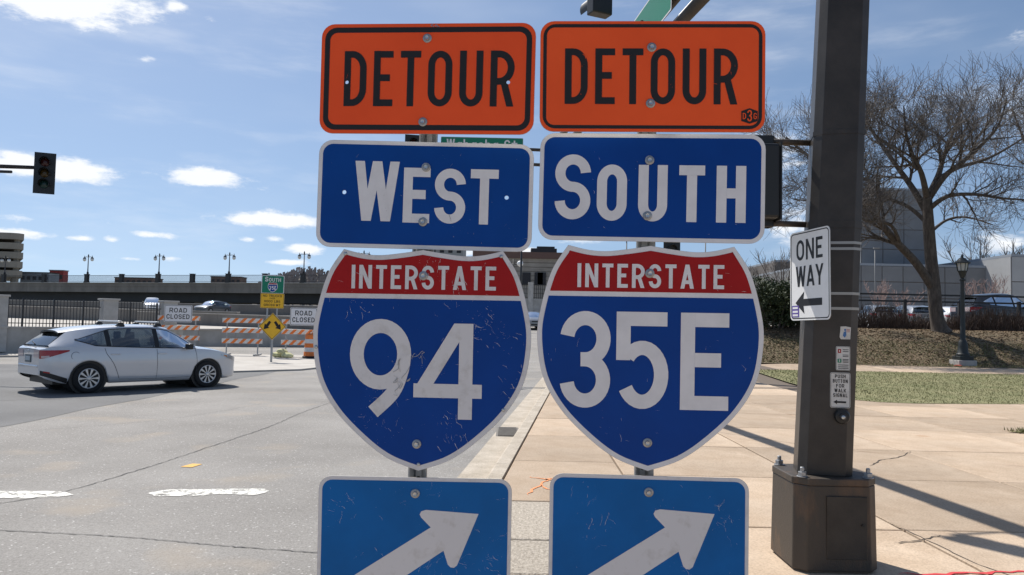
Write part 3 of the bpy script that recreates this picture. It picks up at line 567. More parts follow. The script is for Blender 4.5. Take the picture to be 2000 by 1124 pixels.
def direction(name, label, P, w, h, cap, rest, mb_, mw, ma, bolts, seed):
    root = empty(name, mtx=pose(*P)); tag(root, label, 'sign', 'interstate direction panels')
    plate(root, rrect(w, h, .040), ma)
    film(MB(), rrect(w-.0012, h-.0012, .0395), .0006).build('white_border', mw, root)
    film(MB(), rrect(w-.023, h-.023, .029), .0012).build('blue_field', mb_, root)
    mb = MB(); text(mb, *cap, z=.0018); text(mb, *rest[:6], z=.0018, gapf=rest[7]); mb.build('legend', mw, root)
    for b in bolts: hexbolt(root, *b, z=.0035)
    return root
wS = direction('west_sign', 'blue WEST sign with white border and two drilled holes', ((-.2514, 2.1553, 1.9099), -1.1, .61, -.43), .61, .305, ('W', -.137, -.076, .170, .127, .155), ('EST', .073, -.078, .156, .268, .165, 0, .085), M_blueW, M_whiteW, M_alW, [(.001, .08), (-.003, -.075)], 5)
sS = direction('south_sign', 'blue SOUTH sign with white border', ((.3733, 2.0815, 1.9325), -5.0, .16, -.48), .61, .297, ('S', -.2125, -.091, .180, .098, .155), ('OUTH', .054, -.093, .155, .400, .175, 0, .20), M_blue, M_white, M_alum, [(-.005, .075), (-.008, -.078)], 6)
flecks(wS, 46, RRI(.58, .28), 15, .0030, M_galv, .014, .0016); flecks(sS, 24, RRI(.58, .28), 16, .0030, M_white, .010, .0011)

SH = [(0, .305), (-.06, .2955), (-.12, .289), (-.17, .2925), (-.2235, .305)]
side = catmull([(-.2235, .305), (-.267, .236), (-.296, .135), (-.305, .052), (-.288, -.055), (-.2376, -.144), (-.161, -.221), (-.085, -.275), (0, -.306)], 7)
half = [Vector(p) for p in catmull(SH, 5)][:-1] + [Vector(p) for p in side]
full = half + [Vector((-p.x, p.y)) for p in half[-2:0:-1]]          # counter-clockwise
def inset(P, d):
    out = []; n = len(P)
    for i, p in enumerate(P):
        a = (p-P[i-1]).normalized(); b = (P[(i+1) % n]-p).normalized(); t = (a+b).normalized(); nn = Vector((-t.y, t.x)); s = 1/max(.6, nn.dot(Vector((-a.y, a.x)))); out.append(p+nn*d*s)
    return out
def clip(P, y0, above):
    out = []; n = len(P); ins = (lambda p: p.y > y0) if above else (lambda p: p.y < y0)
    for i, p in enumerate(P):
        q = P[(i+1) % n]
        if ins(p): out.append(p)
        if ins(p) != ins(q): t = (y0-p.y)/(q.y-p.y); out.append(p+(q-p)*t)
    return out
def in_shield(x, y): return in_poly(x, y, [(p.x, p.y) for p in INS])
INS = inset(full, .016)
def shield(name, label, P, yb, nums, word, mblue, mw, seed, nsc, bolts):
    root = empty(name, mtx=pose(*P)); tag(root, label, 'sign', 'interstate route shields')
    plate(root, full, M_alum); film(MB(), inset(full, .0006), .0006).build('white_border', mw, root)
    inn = inset(full, .0135)
    film(MB(), clip(inn, yb, True), .0012).build('red_band', M_red, root); film(MB(), clip(inn, yb-.0135, False), .0012).build('blue_field', mblue, root)
    mb = MB(); text(mb, 'INTERSTATE', *word, tf=.155, z=.0018, gapf=.17); mb.build('route_name', mw, root)
    mb = MB()
    for ch, xc, y0, h, w in nums: text(mb, ch, xc, y0, h, w, .146, .0018)
    mb.build('route_number', mw, root)
    for b in bolts: hexbolt(root, *b, z=.0035)
    flecks(root, nsc, in_shield, seed, .0032, M_dirtyw, .026, .0010); return root
s94 = shield('route_shield', 'scratched red and blue INTERSTATE 94 shield below the WEST sign', ((-.2487, 2.137, 1.4484), -3.35, 1.0, .15), .181, [('9', -.113, -.155, .266, .172), ('4', .0765, -.162, .264, .190)], (.003, .195, .066, .405), M_blue, M_dirtyw, 31, 420, [(.003, .233), (-.006, -.232)])
s35 = shield('route_shield', 'clean red and blue INTERSTATE 35E shield below the SOUTH sign', ((.3765, 2.0913, 1.4679), -3.19, 2.4, .2), .179, [('3', -.1735, -.138, .263, .137), ('5', -.019, -.138, .263, .141), ('E', .148, -.138, .263, .129)], (0, .19, .065, .395), M_blue, M_white, 32, 45, [(-.002, .230), (-.002, -.229)])
for x, y in ((-.30, .03), (.235, -.135), (-.222, .296), (.222, .294), (0, -.292)):
    m_ = MB().lathe([(.005, .001), (.005, .0035), (.003, .005)], 10); m_.v = [(a+x*.985, b+y*.985, c) for a, b, c in m_.v]; m_.build('rivet', M_boltm, s94, True)
# pencil-like scrawl on the 9
mb = MB(); rs = random.Random(4); gx, gy = -.052, -.02
for k in range(7):
    P = [(gx+rs.uniform(-.025, .03), gy+rs.uniform(-.04, .045))]
    for i in range(7): P.append((P[-1][0]+rs.uniform(-.012, .016), P[-1][1]+rs.uniform(-.016, .018)))
    Q = catmull(P, 5); zz = .0045+k*1e-5; mb.grid([[(p.x-.0006, p.y+.0005, zz) for p in Q], [(p.x+.0006, p.y-.0005, zz) for p in Q]])
mb.build('scrawl', mat('pencil_grey', (.36, .36, .36), .7), s94)

AR = [(935, 998), (832, 992), (823, 995), (820, 1001), (823, 1007), (842, 1026), (690, 1125), (722, 1172), (868, 1071), (877, 1098), (882, 1103), (889, 1104), (895, 1099)]
ARL = [((x-810.5)*.00141, (1064.5-y)*.00141) for x, y in AR]
def arrow_sign(name, label, P, seed):
    root = empty(name, mtx=pose(*P)); tag(root, label, 'sign', 'slanted arrow plaques'); w, h = .533, .381
    plate(root, rrect(w, h, .036), M_alum); film(MB(), rrect(w-.0012, h-.0012, .0355), .0006).build('white_border', M_dirtyw, root)
    film(MB(), rrect(w-.020, h-.020, .027), .0012).build('blue_field', M_lblue, root); film(MB(), ARL, .0018).build('arrow', M_dirtyw, root)
    hexbolt(root, 0, .147, .0030); hexbolt(root, 0, -.147, .0030)
    flecks(root, 210, RRI(w-.02, h-.02), seed, .0024, M_dirtyw, .04, .0009, dirs=(1.3, .9)); return root
arrow_sign('arrow_plaque', 'blue plaque with white slanted arrow under the 94 shield', ((-.2546, 2.150, .934), 0.08, 2.5, .06), 41)
arrow_sign('arrow_plaque', 'blue plaque with white slanted arrow under the 35E shield', ((.3805, 2.0969, .961), -2.93, 1.07, .17), 42)

def post(x0, x1, y0, y1, label):
    root = empty('sign_post', (x0, y0, 0)); tag(root, label, 'post', 'perforated sign posts')
    lean = Matrix(((1, 0, (x1-x0)/2.4, 0), (0, 1, (y1-y0)/2.4, 0), (0, 0, 1, 0), (0, 0, 0, 1)))
    sec = [(-.026, 0), (-.026, .012), (-.016, .018), (-.012, .034), (.012, .034), (.016, .018), (.026, .012), (.026, 0), (.022, 0), (.012, .012), (.008, .030), (-.008, .030), (-.012, .012), (-.022, 0)]
    MB().prism(sec[::-1], -.3, 2.37, m=lean).build('channel', M_galv, root)
    mb = MB()
    for i in range(46): 
        z = .06+i*.05; c = lean @ Vector((0, .0295, z)); mb.lathe([(.0048, 0), (.0048, .002)], 8, Matrix.Translation(c) @ Matrix.Rotation(math.pi/2, 4, 'X'))
    o = mb.build('punched_holes', M_blackpl, root); o['kind'] = 'stuff'
    return root
post(-.262, -.247, 2.185, 2.178, 'galvanised channel post carrying the WEST 94 sign stack')
post(.378, .366, 2.128, 2.118, 'galvanised channel post carrying the SOUTH 35E sign stack')

# ================================================================== SIGNAL POLE
PX, PY = 2.135, 5.28
root = empty('signal_pole', (PX, PY, 0)); tag(root, 'tall dark bronze signal pole on a rusty bolted base', 'signal pole')
def chsq(s, c): h = s/2; return [(-h+c, -h), (h-c, -h), (h, -h+c), (h, h-c), (h-c, h), (-h+c, h), (-h, h-c), (-h, -h+c)]
b1 = chsq(.555, .07); MB().prism(b1, .012, .555, top=chsq(.535, .068)).build('base_box', M_rust, root, bevel=.008)
MB().prism(chsq(.52, .07), -.01, .012).build('grout_pad', M_joint, root)
MB().prism(chsq(.55, .085), .555, .60).build('base_flange', M_rust, root, bevel=.006)
MB().box((.050, -.274, .29), (.26, .012, .40)).build('access_door', M_bronze, root, bevel=.003)
mk = MB().lathe([(.009, 0), (.009, .01)], 8, Matrix.Translation((.150, -.281, .31)) @ Matrix.Rotation(math.pi/2, 4, 'X')); mk.build('door_lock', M_blackpl, root)
for sx in (-1, 1):
    for sy in (-1, 1):
        b = MB(); b.lathe([(.036, .60), (.036, .606)], 14); b.lathe([(.028, .606), (.028, .634)], 6); b.lathe([(.014, .634), (.014, .660), (.010, .664)], 10)
        b.v = [(x+sx*.215, y+sy*.215, z) for x, y, z in b.v]; b.build('anchor_nut', M_galv, root, bevel=.002)
lean = Matrix(((1, 0, .042, -.025), (0, 1, 0, 0), (0, 0, 1, 0), (0, 0, 0, 1)))
rotp = Matrix.Rotation(R(-14), 4, 'Z')
MB().prism(chsq(.345, .055), .60, 8.2, m=lean @ rotp, top=chsq(.285, .046)).build('shaft', M_bronze, root, bevel=.004)
def pole_half(z): return (.345+(.285-.345)*(z-.6)/7.6)/2
def band(z, h=.018, name='band', m=None):
    k = pole_half(z)*2+.008; p = MB(); A = chsq(k, .055); B = chsq(k-.006, .054); n = 8
    mtx = lean @ rotp; vs = [mtx @ Vector((x, y, zz)) for zz in (z-h/2, z+h/2) for x, y in A]
    p.add(vs, [(i, (i+1) % n, n+(i+1) % n, n+i) for i in range(n)]); return p.build(name, m or M_stain, root)
for z in (2.145, 2.105, 1.805, 1.705): band(z)
band(2.27, .05, 'bracket_collar', M_bronze); band(2.90, .03, 'bracket_collar', M_bronze)
# front face frame for the little plates (face normal turned 14 degrees left)
FN = Matrix.Rotation(R(-14), 3, 'Z'); 
def face_pose(u, z, off=.004): 
    p = (lean @ Vector((0, 0, z))); q = FN @ Vector((u, -pole_half(z)-off, 0)); return Matrix.Translation(Vector((PX, PY, 0))+p+q) @ (FN @ Matrix.Rotation(math.pi/2, 3, 'X')).to_4x4()
M_platew = mat('worn_white_plate', (.62, .62, .60), .5, col2=(.46, .45, .43), vscale=14, lo=.45, hi=.75)
rt = empty('walk_button_sign', mtx=face_pose(.066, 1.165)); tag(rt, 'small white PUSH BUTTON FOR WALK SIGNAL plate on the pole', 'sign')
MB().prism(rrect(.125, .232, .012), -.002, 0).build('plate', M_platew, rt); mb = MB(); ring(mb, rrect(.119, .226, .010), rrect(.114, .221, .008), .0008); mb.build('border', M_blk, rt)
mb = MB()
for s, y, w in (('PUSH', .079, .066), ('BUTTON', .048, .092), ('FOR', .017, .050), ('WALK', -.014, .072), ('SIGNAL', -.045, .088)): text(mb, s, 0, y, .024, w, .17, .001, .16)
mb.build('legend', M_blk, rt)
film(MB(), [(-.042, -.078), (-.020, -.063), (-.020, -.072), (.036, -.072), (.036, -.084), (-.020, -.084), (-.020, -.093)][::-1], .001).build('arrow', M_blk, rt)
rt = empty('walk_instructions_plate', mtx=face_pose(.075, 1.375)); tag(rt, 'white instruction plate with red and green symbols above the walk button sign', 'sign')
MB().prism(rrect(.088, .158, .008), -.002, 0).build('plate', M_platew, rt); mb = MB(); ring(mb, rrect(.083, .153, .007), rrect(.080, .150, .006), .0008); mb.build('border', M_blk, rt)
film(MB(), rrect(.020, .026, .003, 3, -.022, .048), .001).build('hand_symbol', M_red, rt); film(MB(), rrect(.024, .026, .003, 3, -.022, -.016), .001).build('walk_symbol', M_bgreen, rt)
mb = MB()
for i, y in enumerate((.055, .043, .020, .010, -.009, -.018, -.027, -.046, -.058, -.068)): film(mb, [(-.002 if i < 7 else -.03, y), (.034, y), (.034, y+.004), (-.002 if i < 7 else -.03, y+.004)], .001)
mb.build('printed_lines', M_blk, rt)
mb = MB(); film(mb, rrect(.007, .014, .003, 3, -.022, .048), .0016); film(mb, rrect(.006, .018, .002, 3, -.022, -.016), .0016); mb.build('symbol_figures', M_platew, rt)
rt = empty('sticker', mtx=face_pose(.083, 1.545)); tag(rt, 'small torn white and blue sticker on the pole', 'sticker')
film(MB(), [(-.030, .040), (-.036, -.030), (-.028, -.044), (.030, -.044), (.034, .036), (.0, .042)][::-1], .001).build('paper', M_platew, rt)
mb = MB(); film(mb, [(-.016, -.020), (-.004, -.034), (.006, -.016), (.004, .010), (-.010, .006)], .0016); film(mb, rrect(.012, .014, .005, 4, -.002, .018), .0017); mb.build('blue_figure', mat('sticker_blue', (.05, .16, .40), .6), rt)
mb = MB(); [film(mb, [(.006, y), (.028, y), (.028, y+.003), (.006, y+.003)], .0015) for y in (.020, .012, .004)]; mb.build('red_stripes', M_red, rt)
rt = empty('walk_button', mtx=face_pose(.082, .995)); tag(rt, 'round dark push button housing on the signal pole', 'button')
MB().lathe([(.050, 0), (.050, .018), (.042, .034), (.037, .036)], 24).build('housing', M_blackpl, rt, 'auto'); b = MB().lathe([(.022, .034), (.022, .052), (.018, .058)], 20); b.build('ring', M_iron, rt, 'auto'); MB().lathe([(.012, .058), (.012, .064), (.005, .068)], 16).build('button', M_boltm, rt, 'auto')

# ONE WAY sign banded to the pole
rt = empty('one_way_sign', mtx=pose(at(1581, 537, 5.15), -78, 0, .9)); tag(rt, 'white ONE WAY sign with black left arrow banded to the pole', 'sign')
MB().prism(rrect(.457, .61, .035), -.003, 0).build('plate', M_alum, rt); film(MB(), rrect(.456, .609, .0345), .0006).build('sheeting', mat('oneway_white', (.80, .80, .79), .5, var=.04, vscale=9), rt)
mb = MB(); ring(mb, rrect(.437, .590, .030), rrect(.423, .576, .025), .0012); mb.build('border', M_blk, rt)
mb = MB(); text(mb, 'ONE', 0, .105, .140, .300, .15, .0014, .15); text(mb, 'WAY', 0, -.075, .140, .318, .15, .0014, .06); mb.build('legend', M_blk, rt)
film(MB(), [(-.165, -.185), (-.060, -.108), (-.070, -.160), (.140, -.160), (.140, -.208), (-.070, -.208), (-.060, -.262)][::-1], .0014).build('arrow', M_blk, rt)
film(MB(), rrect(.085, .080, .004, 3, -.165, -.243), .0018).build('violet_sticker', mat('sticker_violet', (.10, .06, .32), .6), rt)
mb = MB(); [film(mb, [(-.198, y), (-.135, y), (-.135, y+.014), (-.198, y+.014)], .0024) for y in (-.226, -.252, -.276)]; mb.build('sticker_print', M_white, rt)
MB().box((0, .0, -.03), (.05, .40, .05)).build('bracket', M_galv, rt)

# pedestrian signal hung off the left of the pole on two brackets
rt = empty('pedestrian_signal', (1.80, 5.38, 2.58)); tag(rt, 'black pedestrian signal box bracketed to the left of the pole', 'signal')
MB().box((-.15, 0, 0), (.36, .30, .52)).build('housing', M_blackpl, rt, bevel=.02)
MB().box((.035, 0, 0), (.012, .30, .54)).build('visor', M_blackpl, rt)
for z in (.305, -.275):
    MB().tube([(-.12, 0, z), (.33, -.02, z-.01)], .021, 12).build('bracket_arm', M_rust, rt, True); MB().box((-.06, 0, z), (.16, .10, .07)).build('bracket_clamp', M_blackpl, rt, bevel=.01)
    MB().lathe([(.038, -.035), (.038, .035)], 12, Matrix.Translation((-.02, 0, z))).build('swivel', M_blackpl, rt, True)

# twin-tube mast arm with signal head and street-name blade
AZ = R(6.4); ad = Vector((-math.sin(AZ), math.cos(AZ), .028)); a0 = Vector((PX+.06, PY+.1, 5.30))
arm = empty('mast_arm', a0); tag(arm, 'twin tube bronze mast arm reaching over the street', 'mast arm')
MB().tube([ad*0, ad*13.2], [.085, .06], 12).build('upper_tube', M_bronze, arm, True); MB().tube([ad*0-Vector((0, 0, .40)), ad*13.2-Vector((0, 0, .30))], [.075, .055], 12).build('lower_tube', M_bronze, arm, True)
for s in (.5, 2.7, 4.1, 6.4, 8.6, 10.8, 13.1): MB().tube([ad*s+Vector((0, 0, .04)), ad*s-Vector((0, 0, .40))], .035, 8).build('strut', M_bronze, arm, True)
def signal_head(root, c, rz, s=1.0, back=True, lenses=True):
    m = Matrix.Translation(c) @ Matrix.Rotation(rz, 4, 'Z')
    def put(mb): mb.v = [tuple(m @ Vector(v)) for v in mb.v]; return mb
    put(MB().box((0, 0, 0), (.34*s, .20*s, 1.06*s))).build('housing', M_blackpl, root, bevel=.015)
    if back: put(MB().box((0, -.105*s, 0), (.60*s, .008, 1.32*s))).build('backplate', M_blackpl, root)
    for i, z in enumerate((.35, 0, -.35)):
        v = MB(); pr = []; n = 14
        for q, y in ((.155, -.11), (.15, -.34)): pr.append([(q*s*math.cos(R(-30+240*k/n)), y*s, (z+.155*math.sin(R(-30+240*k/n)) if True else 0)*s) for k in range(n+1)])
        v.grid(pr); v = put(v); v.build('visor', M_blackpl, root, True)
        if lenses: put(MB().lathe([(.145*s, 0), (.11*s, .03*s), (.02*s, .045*s)], 16, Matrix.Translation((0, -.105*s, z*s)) @ Matrix.Rotation(math.pi/2, 4, 'X'))).build('lens', mat(('lens_red', 'lens_amber', 'lens_green')[i], ((.05, .008, .008), (.06, .035, .006), (.006, .035, .03))[i], .25), root, True)
sh = empty('traffic_signal', at(1172, -36, 9.4)); tag(sh, 'black traffic signal head hung from the near mast arm above the SOUTH stack', 'signal')
signal_head(sh, (0, 0, 0), R(205), .82, False); MB().tube([(.05, 0, -.52), (.05, 0, -.58), (.5, .1, -.60), (.55, .1, -.45)], .022, 8).build('hanger', M_bronze, sh)
bl = empty('street_name_blade', a0+ad*4.6+Vector((-.11, 0, -.08)), AZ-math.pi/2); tag(bl, 'green street name sign fixed along the near mast arm', 'sign')
bl.matrix_world = Matrix.Translation(a0+ad*4.1+Vector((-.11, 0, -.02))) @ (Matrix.Rotation(AZ-math.pi/2, 3, 'Z') @ Matrix.Rotation(math.pi/2, 3, 'X')).to_4x4()
MB().prism(rrect(1.9, .50, .03), -.004, 0).build('plate', M_alum, bl); film(MB(), rrect(1.898, .498, .03), .0008).build('white_border', M_white, bl); film(MB(), rrect(1.86, .46, .025), .0016).build('green_field', M_bgreen, bl)
mb = MB(); text(mb, 'N', -.62, -.13, .26, .20, .15, .0026); mb.build('legend', M_white, bl)

# the far signal pole behind the sign stacks, with its own arm and name sign
fy = 25.0; fb = at(1312, 700, fy); fz = lambda py, px=1312: at(px, py, fy).z
rt = empty('far_signal_pole', (fb.x, fy, T(fb.x, fy)-.02)); tag(rt, 'slim far signal pole hidden behind the 35E shield', 'signal pole')
MB().tube([(0, 0, 0), (0, 0, 7.4)], [.13, .10], 10).build('shaft', M_bronze, rt, True)
zb = rt.location.z; L_ = fb.x-at(790, 290, fy).x
MB().tube([(0, 0, fz(300, 1045)-zb), (-L_, 0, fz(281, 790)-zb+.0)], .055, 8).build('upper_arm', M_bronze, rt, True); MB().tube([(0, 0, fz(327, 1045)-zb), (-L_, 0, fz(312, 790)-zb)], .055, 8).build('lower_arm', M_bronze, rt, True)
for q in (.1, .35, .55, .8): MB().box((-L_*q, 0, fz(305, 1045)-zb), (.06, .05, .42)).build('strut', M_bronze, rt)
c = at(1308, 478, fy); sg = empty('far_signal_box', (c.x, fy-.25, c.z)); tag(sg, 'black signal box on the far pole between SOUTH sign and 35E shield', 'signal'); signal_head(sg, (0, 0, -.2), 0, .9, True, False)
c = at(808, 300, fy); sg = empty('far_traffic_signal', (c.x, fy-.2, c.z)); tag(sg, 'black signal head at the far arm end behind the WEST sign', 'signal'); signal_head(sg, (0, 0, -.05), R(10), .9, True)
p0 = at(862, 263, fy); p1 = at(1022, 270, fy); ns = empty('wabasha_street_sign', mtx=pose(((p0.x+p1.x)/2, fy-.12, p0.z-.38), 0, 0, 0)); tag(ns, 'green Wabasha street name sign showing above the WEST sign', 'sign')
w = p1.x-p0.x; MB().prism(rrect(w, .56, .03), -.006, 0).build('plate', M_alum, ns); film(MB(), rrect(w-.03, .53, .03), .003).build('green_field', M_bgreen, ns); mb = MB(); text(mb, 'Wabasha St', 0, -.13, .34, w*.86, .15, .006, .13); mb.build('legend', M_white, ns)
# ================================================================== VEHICLES
AXR, AXF, WR = -1.34, 1.33, .318
def smooth_interp(keys):
    X = [k[0] for k in keys]; Y = [k[1] for k in keys]
    def f(x):
        if x <= X[0]: return Y[0]
        if x >= X[-1]: return Y[-1]
        i = max(j for j in range(len(X)) if X[j] <= x); i = min(i, len(X)-2); h = X[i+1]-X[i]; t = (x-X[i])/h
        def sl(j):
            if j == 0 or j == len(X)-1: return 0 if False else ((Y[1]-Y[0])/(X[1]-X[0]) if j == 0 else (Y[-1]-Y[-2])/(X[-1]-X[-2]))
            a = (Y[j]-Y[j-1])/(X[j]-X[j-1]); b = (Y[j+1]-Y[j])/(X[j+1]-X[j]); return 0 if a*b <= 0 else 2*a*b/(a+b)
        m0, m1 = sl(i)*h, sl(i+1)*h
        return (2*t**3-3*t*t+1)*Y[i]+(t**3-2*t*t+t)*m0+(-2*t**3+3*t*t)*Y[i+1]+(t**3-t*t)*m1
    return f
cW = smooth_interp([(-2.23, .60), (-2.17, .735), (-2.05, .805), (-1.8, .855), (-1.3, .882), (0, .885), (1.2, .880), (1.7, .855), (1.95, .79), (2.1, .70), (2.19, .56), (2.23, .42)])
cBot = smooth_interp([(-2.23, .40), (-2.1, .31), (-1.75, .22), (-.9, .20), (1.0, .20), (1.75, .20), (2.23, .25)])
cBelt = smooth_interp([(-2.23, .93), (-2.0, 1.0), (-1.5, 1.0), (-.6, .965), (.4, .935), (1.05, .925), (1.4, .90), (1.8, .815), (2.05, .72), (2.23, .58)])
cHood = smooth_interp([(1.0, 1.0), (1.3, .975), (1.6, .93), (1.9, .84), (2.1, .735), (2.23, .60)])
cRoof = smooth_interp([(-1.80, 1.335), (-1.5, 1.392), (-1.0, 1.445), (-.4, 1.478), (0, 1.48), (.25, 1.462), (.46, 1.425)])
cRy = smooth_interp([(-1.80, .50), (-1.4, .545), (-.6, .59), (.1, .60), (.46, .57)])
pf = smooth_interp([(.18, .90), (.26, .955), (.36, .978), (.5, .985), (.62, 1.0), (.74, .995), (.86, .985), (.95, .965), (1.02, .94)])
def cbot(x):
    z = cBot(x)
    for a in (AXR, AXF):
        d = abs(x-a)
        if d < .385: z = max(z, .315+math.sqrt(.385**2-d*d)*.985)
    return z
def cside_y(x, z): return cW(x)*pf(z)
def ctop(x):            # upper edge of the side glass house
    if x > .44: return 1.375+(x-.44)*(cBelt(1.13)+.005-1.375)/(1.13-.44) - .06*math.sin(math.pi*(x-.44)/.69)*-.35
    if x < -1.72: return (cRoof(-1.72)-.05)+(x+1.72)*((cRoof(-1.72)-.05)-1.0)/(-1.72+2.13)
    return cRoof(x)-.05
def cup_y(x, z):        # side surface above the belt
    b = cBelt(x); t0 = ctop(x); yb = cside_y(x, b)
    yt = cRy(x) if -1.72 <= x <= .44 else (.57+(x-.44)*(.75-.57)/.69 if x > .44 else .52+(-1.72-x)*.42)
    u = 0 if t0-b < 1e-4 else max(0, min(1, (z-b)/(t0-b))); return yb+(yt-yb)*(u**1.15)
def dlo_lo(x): return cBelt(x)+.022+max(0., -1.22-x)*.30
def dlo_hi(x):
    h = ctop(x)-.045
    if x < -.85: h = min(h, 1.375-(-.85-x)*.33)
    return max(h, dlo_lo(x)+.003)
class CarKit: pass
def make_car(paint, name='car', detail=True):
    root = empty(name); up = []
    xs = sorted(set([-2.23, -2.21, -2.17, -2.12]+[round(-2.06+i*.0502, 4) for i in range(86)]+[2.23, AXR-.384, AXR+.384, AXF-.384, AXF+.384])); xs = [x for x in xs if x <= 2.23]
    body = MB()
    for s in (1, -1):
        G_ = []
        for x in xs:
            b = cbot(x); t = cBelt(x); row = [(x, s*(cside_y(x, b)-.10), b+.005)]
            for k in range(11): z = b+(t-b)*k/10; row.append((x, s*cside_y(x, z), z))
            G_.append(row if s > 0 else row[::-1])
        body.grid(G_)
    hx = [x for x in xs if x >= 1.05]; G_ = []
    for x in hx:
        b = cBelt(x); c = cHood(x); yb = cside_y(x, b); row = []
        for k in range(-8, 9): u = k/8; row.append((x, u*yb, b+(c-b)*(1-abs(u)**2.6)))
        G_.append(row[::-1])
    body.grid(G_)
    for xe in (-2.23, 2.23):                      # end caps
        b = cbot(xe); t = cBelt(xe); L = [(xe, cside_y(xe, b+(t-b)*k/10), b+(t-b)*k/10) for k in range(11)]; body.grid([L, [(xe, 0, p[2]) for p in L], [(xe, -p[1], p[2]) for p in L]])
    # rear deck under the back glass and lower tail
    G_ = []
    for x in [x for x in xs if x <= -1.98]:
        b = cBelt(x); yb = cside_y(x, b); G_.append([(x, u/6*yb, b+.012*(1-abs(u/6)**2)) for u in range(-6, 7)][::-1])
    body.grid(G_)
    bo = body.build('body', paint, root, True)
    # roof with spoiler, side frames
    rf = MB(); G_ = []; rx = lin(-1.86, .46, 26)
    for x in rx:
        xx = max(x, -1.80); zr = cRoof(xx); yr = cRy(xx); sp = 0 if x > -1.8 else -.004
        G_.append([(x, yr*u/7, zr-.05*abs(u/7)**3.2+sp) for u in range(-7, 8)][::-1])
    rf.grid(G_); rfo = rf.build('roof', paint, root, True)
    rim = MB().grid([[(-1.86, cRy(-1.8)*u/7, cRoof(-1.8)-.05*abs(u/7)**3.2-dz) for u in range(-7, 8)] for dz in (.004, .04)]); rim.grid([[(x, cRy(-1.8)*u/7, cRoof(-1.8)-.05*abs(u/7)**3.2-.042) for u in range(-7, 8)] for x in (-1.86, -1.70)]); rim.build('spoiler_edge', M_blackpl, rfo)
    fr = MB()
    for s in (1, -1):
        X = lin(-2.1, 1.12, 60)
        lo = []; hi = []
        for x in X:
            inside = -1.60 < x < 1.0
            zl, zh = (dlo_lo(x), dlo_hi(x)) if inside else ((cBelt(x)+ctop(x))/2,)*2
            lo.append([(x, s*cup_y(x, cBelt(x)+(zl-cBelt(x))*k/3), cBelt(x)+(zl-cBelt(x))*k/3) for k in range(4)])
            hi.append([(x, s*cup_y(x, zh+(ctop(x)-zh)*k/3), zh+(ctop(x)-zh)*k/3) for k in range(4)])
        fr.grid(lo); fr.grid(hi)
    fr.build('window_frame', paint, root, True)
    def side_glass(s, x0, x1, n=14):
        X = lin(x0, x1, n); return MB().grid([[(x, s*(cup_y(x, dlo_lo(x)+(dlo_hi(x)-dlo_lo(x))*k/4)+.004), dlo_lo(x)+(dlo_hi(x)-dlo_lo(x))*k/4) for k in range(5)] for x in X])
    for s in (1, -1):
        for x0, x1 in ((.155, 1.0), (-.90, .05), (-1.60, -1.0)): side_glass(s, x0, x1).build('side_window', M_glass, root, True)
        for x0, x1 in ((.05, .155), (-1.0, -.90)): side_glass(s, x0, x1, 3).build('pillar_trim', M_blackpl, root, True)
        tr = MB(); X = lin(-1.61, 1.02, 44); tr.grid([[(x, s*(cup_y(x, z)+.006), z) for z in (dlo_lo(x)-.014, dlo_lo(x)+.004)] for x in X]); tr.grid([[(x, s*(cup_y(x, dlo_hi(x))+.006), dlo_hi(x)+dz) for dz in (-.006, .014)] for x in X]); tr.build('window_trim', M_blackpl, root)
    # windscreen and rear window
    ws = MB(); rows_ = []
    for k in range(9):
        t = k/8; row = []
        for u in range(-8, 9):
            v = u/8; xt = .45-.03*v*v; xb = 1.13-.14*v*v; x = xt+(xb-xt)*t+.03*math.sin(math.pi*t); z = (1.425-.05*abs(v)**3)+(cHood(1.05)-.01-.075*v*v-(1.425-.05*abs(v)**3))*t+.03*math.sin(math.pi*t); row.append((x, v*(.565+(.735-.565)*t), z))
        rows_.append(row)
    ws.grid(rows_).build('windscreen', M_glass, root, True)
    cw = MB().grid([[(1.0+.12*q, v*.76, .955+.03*(1-v*v)-.02*q) for v in (-1, -.5, 0, .5, 1)] for q in (0, 1.2)]); cw.build('cowl', M_blackpl, root)
    rw = MB(); rows_ = []
    for k in range(7):
        t = k/6; rows_.append([(-1.74-.36*t-.02*(1-v*v), v*(.50+.15*t), 1.285-.27*t+.015*math.sin(math.pi*t)) for v in (-1, -.6, -.2, .2, .6, 1)])
    rw.grid(rows_).build('rear_window', M_glass, root, True)
    it = MB(); it.box((-.35, 0, .42), (3.0, 1.5, .06)); it.box((1.0, 0, .80), (.34, 1.42, .22)); it.box((-1.72, 0, .74), (.5, 1.34, .45)); it.build('interior', mat('cabin_trim', (.035, .036, .04), .8), root, bevel=.03)
    for y in (-.36, .36):
        st_ = MB(); st_.box((.10, y, .56), (.50, .48, .18)); st_.box((-.20, y, .88), (.14, .46, .56), mtx=Matrix.Rotation(R(-14), 3, 'Y')); st_.box((-.29, y, 1.22), (.09, .24, .17)); st_.build('seat', mat('seat_cloth', (.05, .052, .058), .9), root, bevel=.03)
    rs_ = MB(); rs_.box((-.78, 0, .56), (.48, 1.25, .18)); rs_.box((-1.12, 0, .88), (.14, 1.25, .50), mtx=Matrix.Rotation(R(-18), 3, 'Y'))
    for y in (-.42, .42): rs_.box((-1.20, y, 1.17), (.08, .22, .13))
    rs_.build('rear_seat', MATS['seat_cloth'], root, bevel=.03)
    MB().tube([(.66+.04*math.cos(a), .36+.18*math.sin(a), .93+.18*math.cos(a)) for a in lin(0, 2*math.pi, 18)], .014, 6).build('steering_wheel', M_blackpl, root, True)
    # underbody and wheels
    MB().box((0, 0, .27), (3.95, 1.30, .14)).build('underbody', M_blackpl, root)
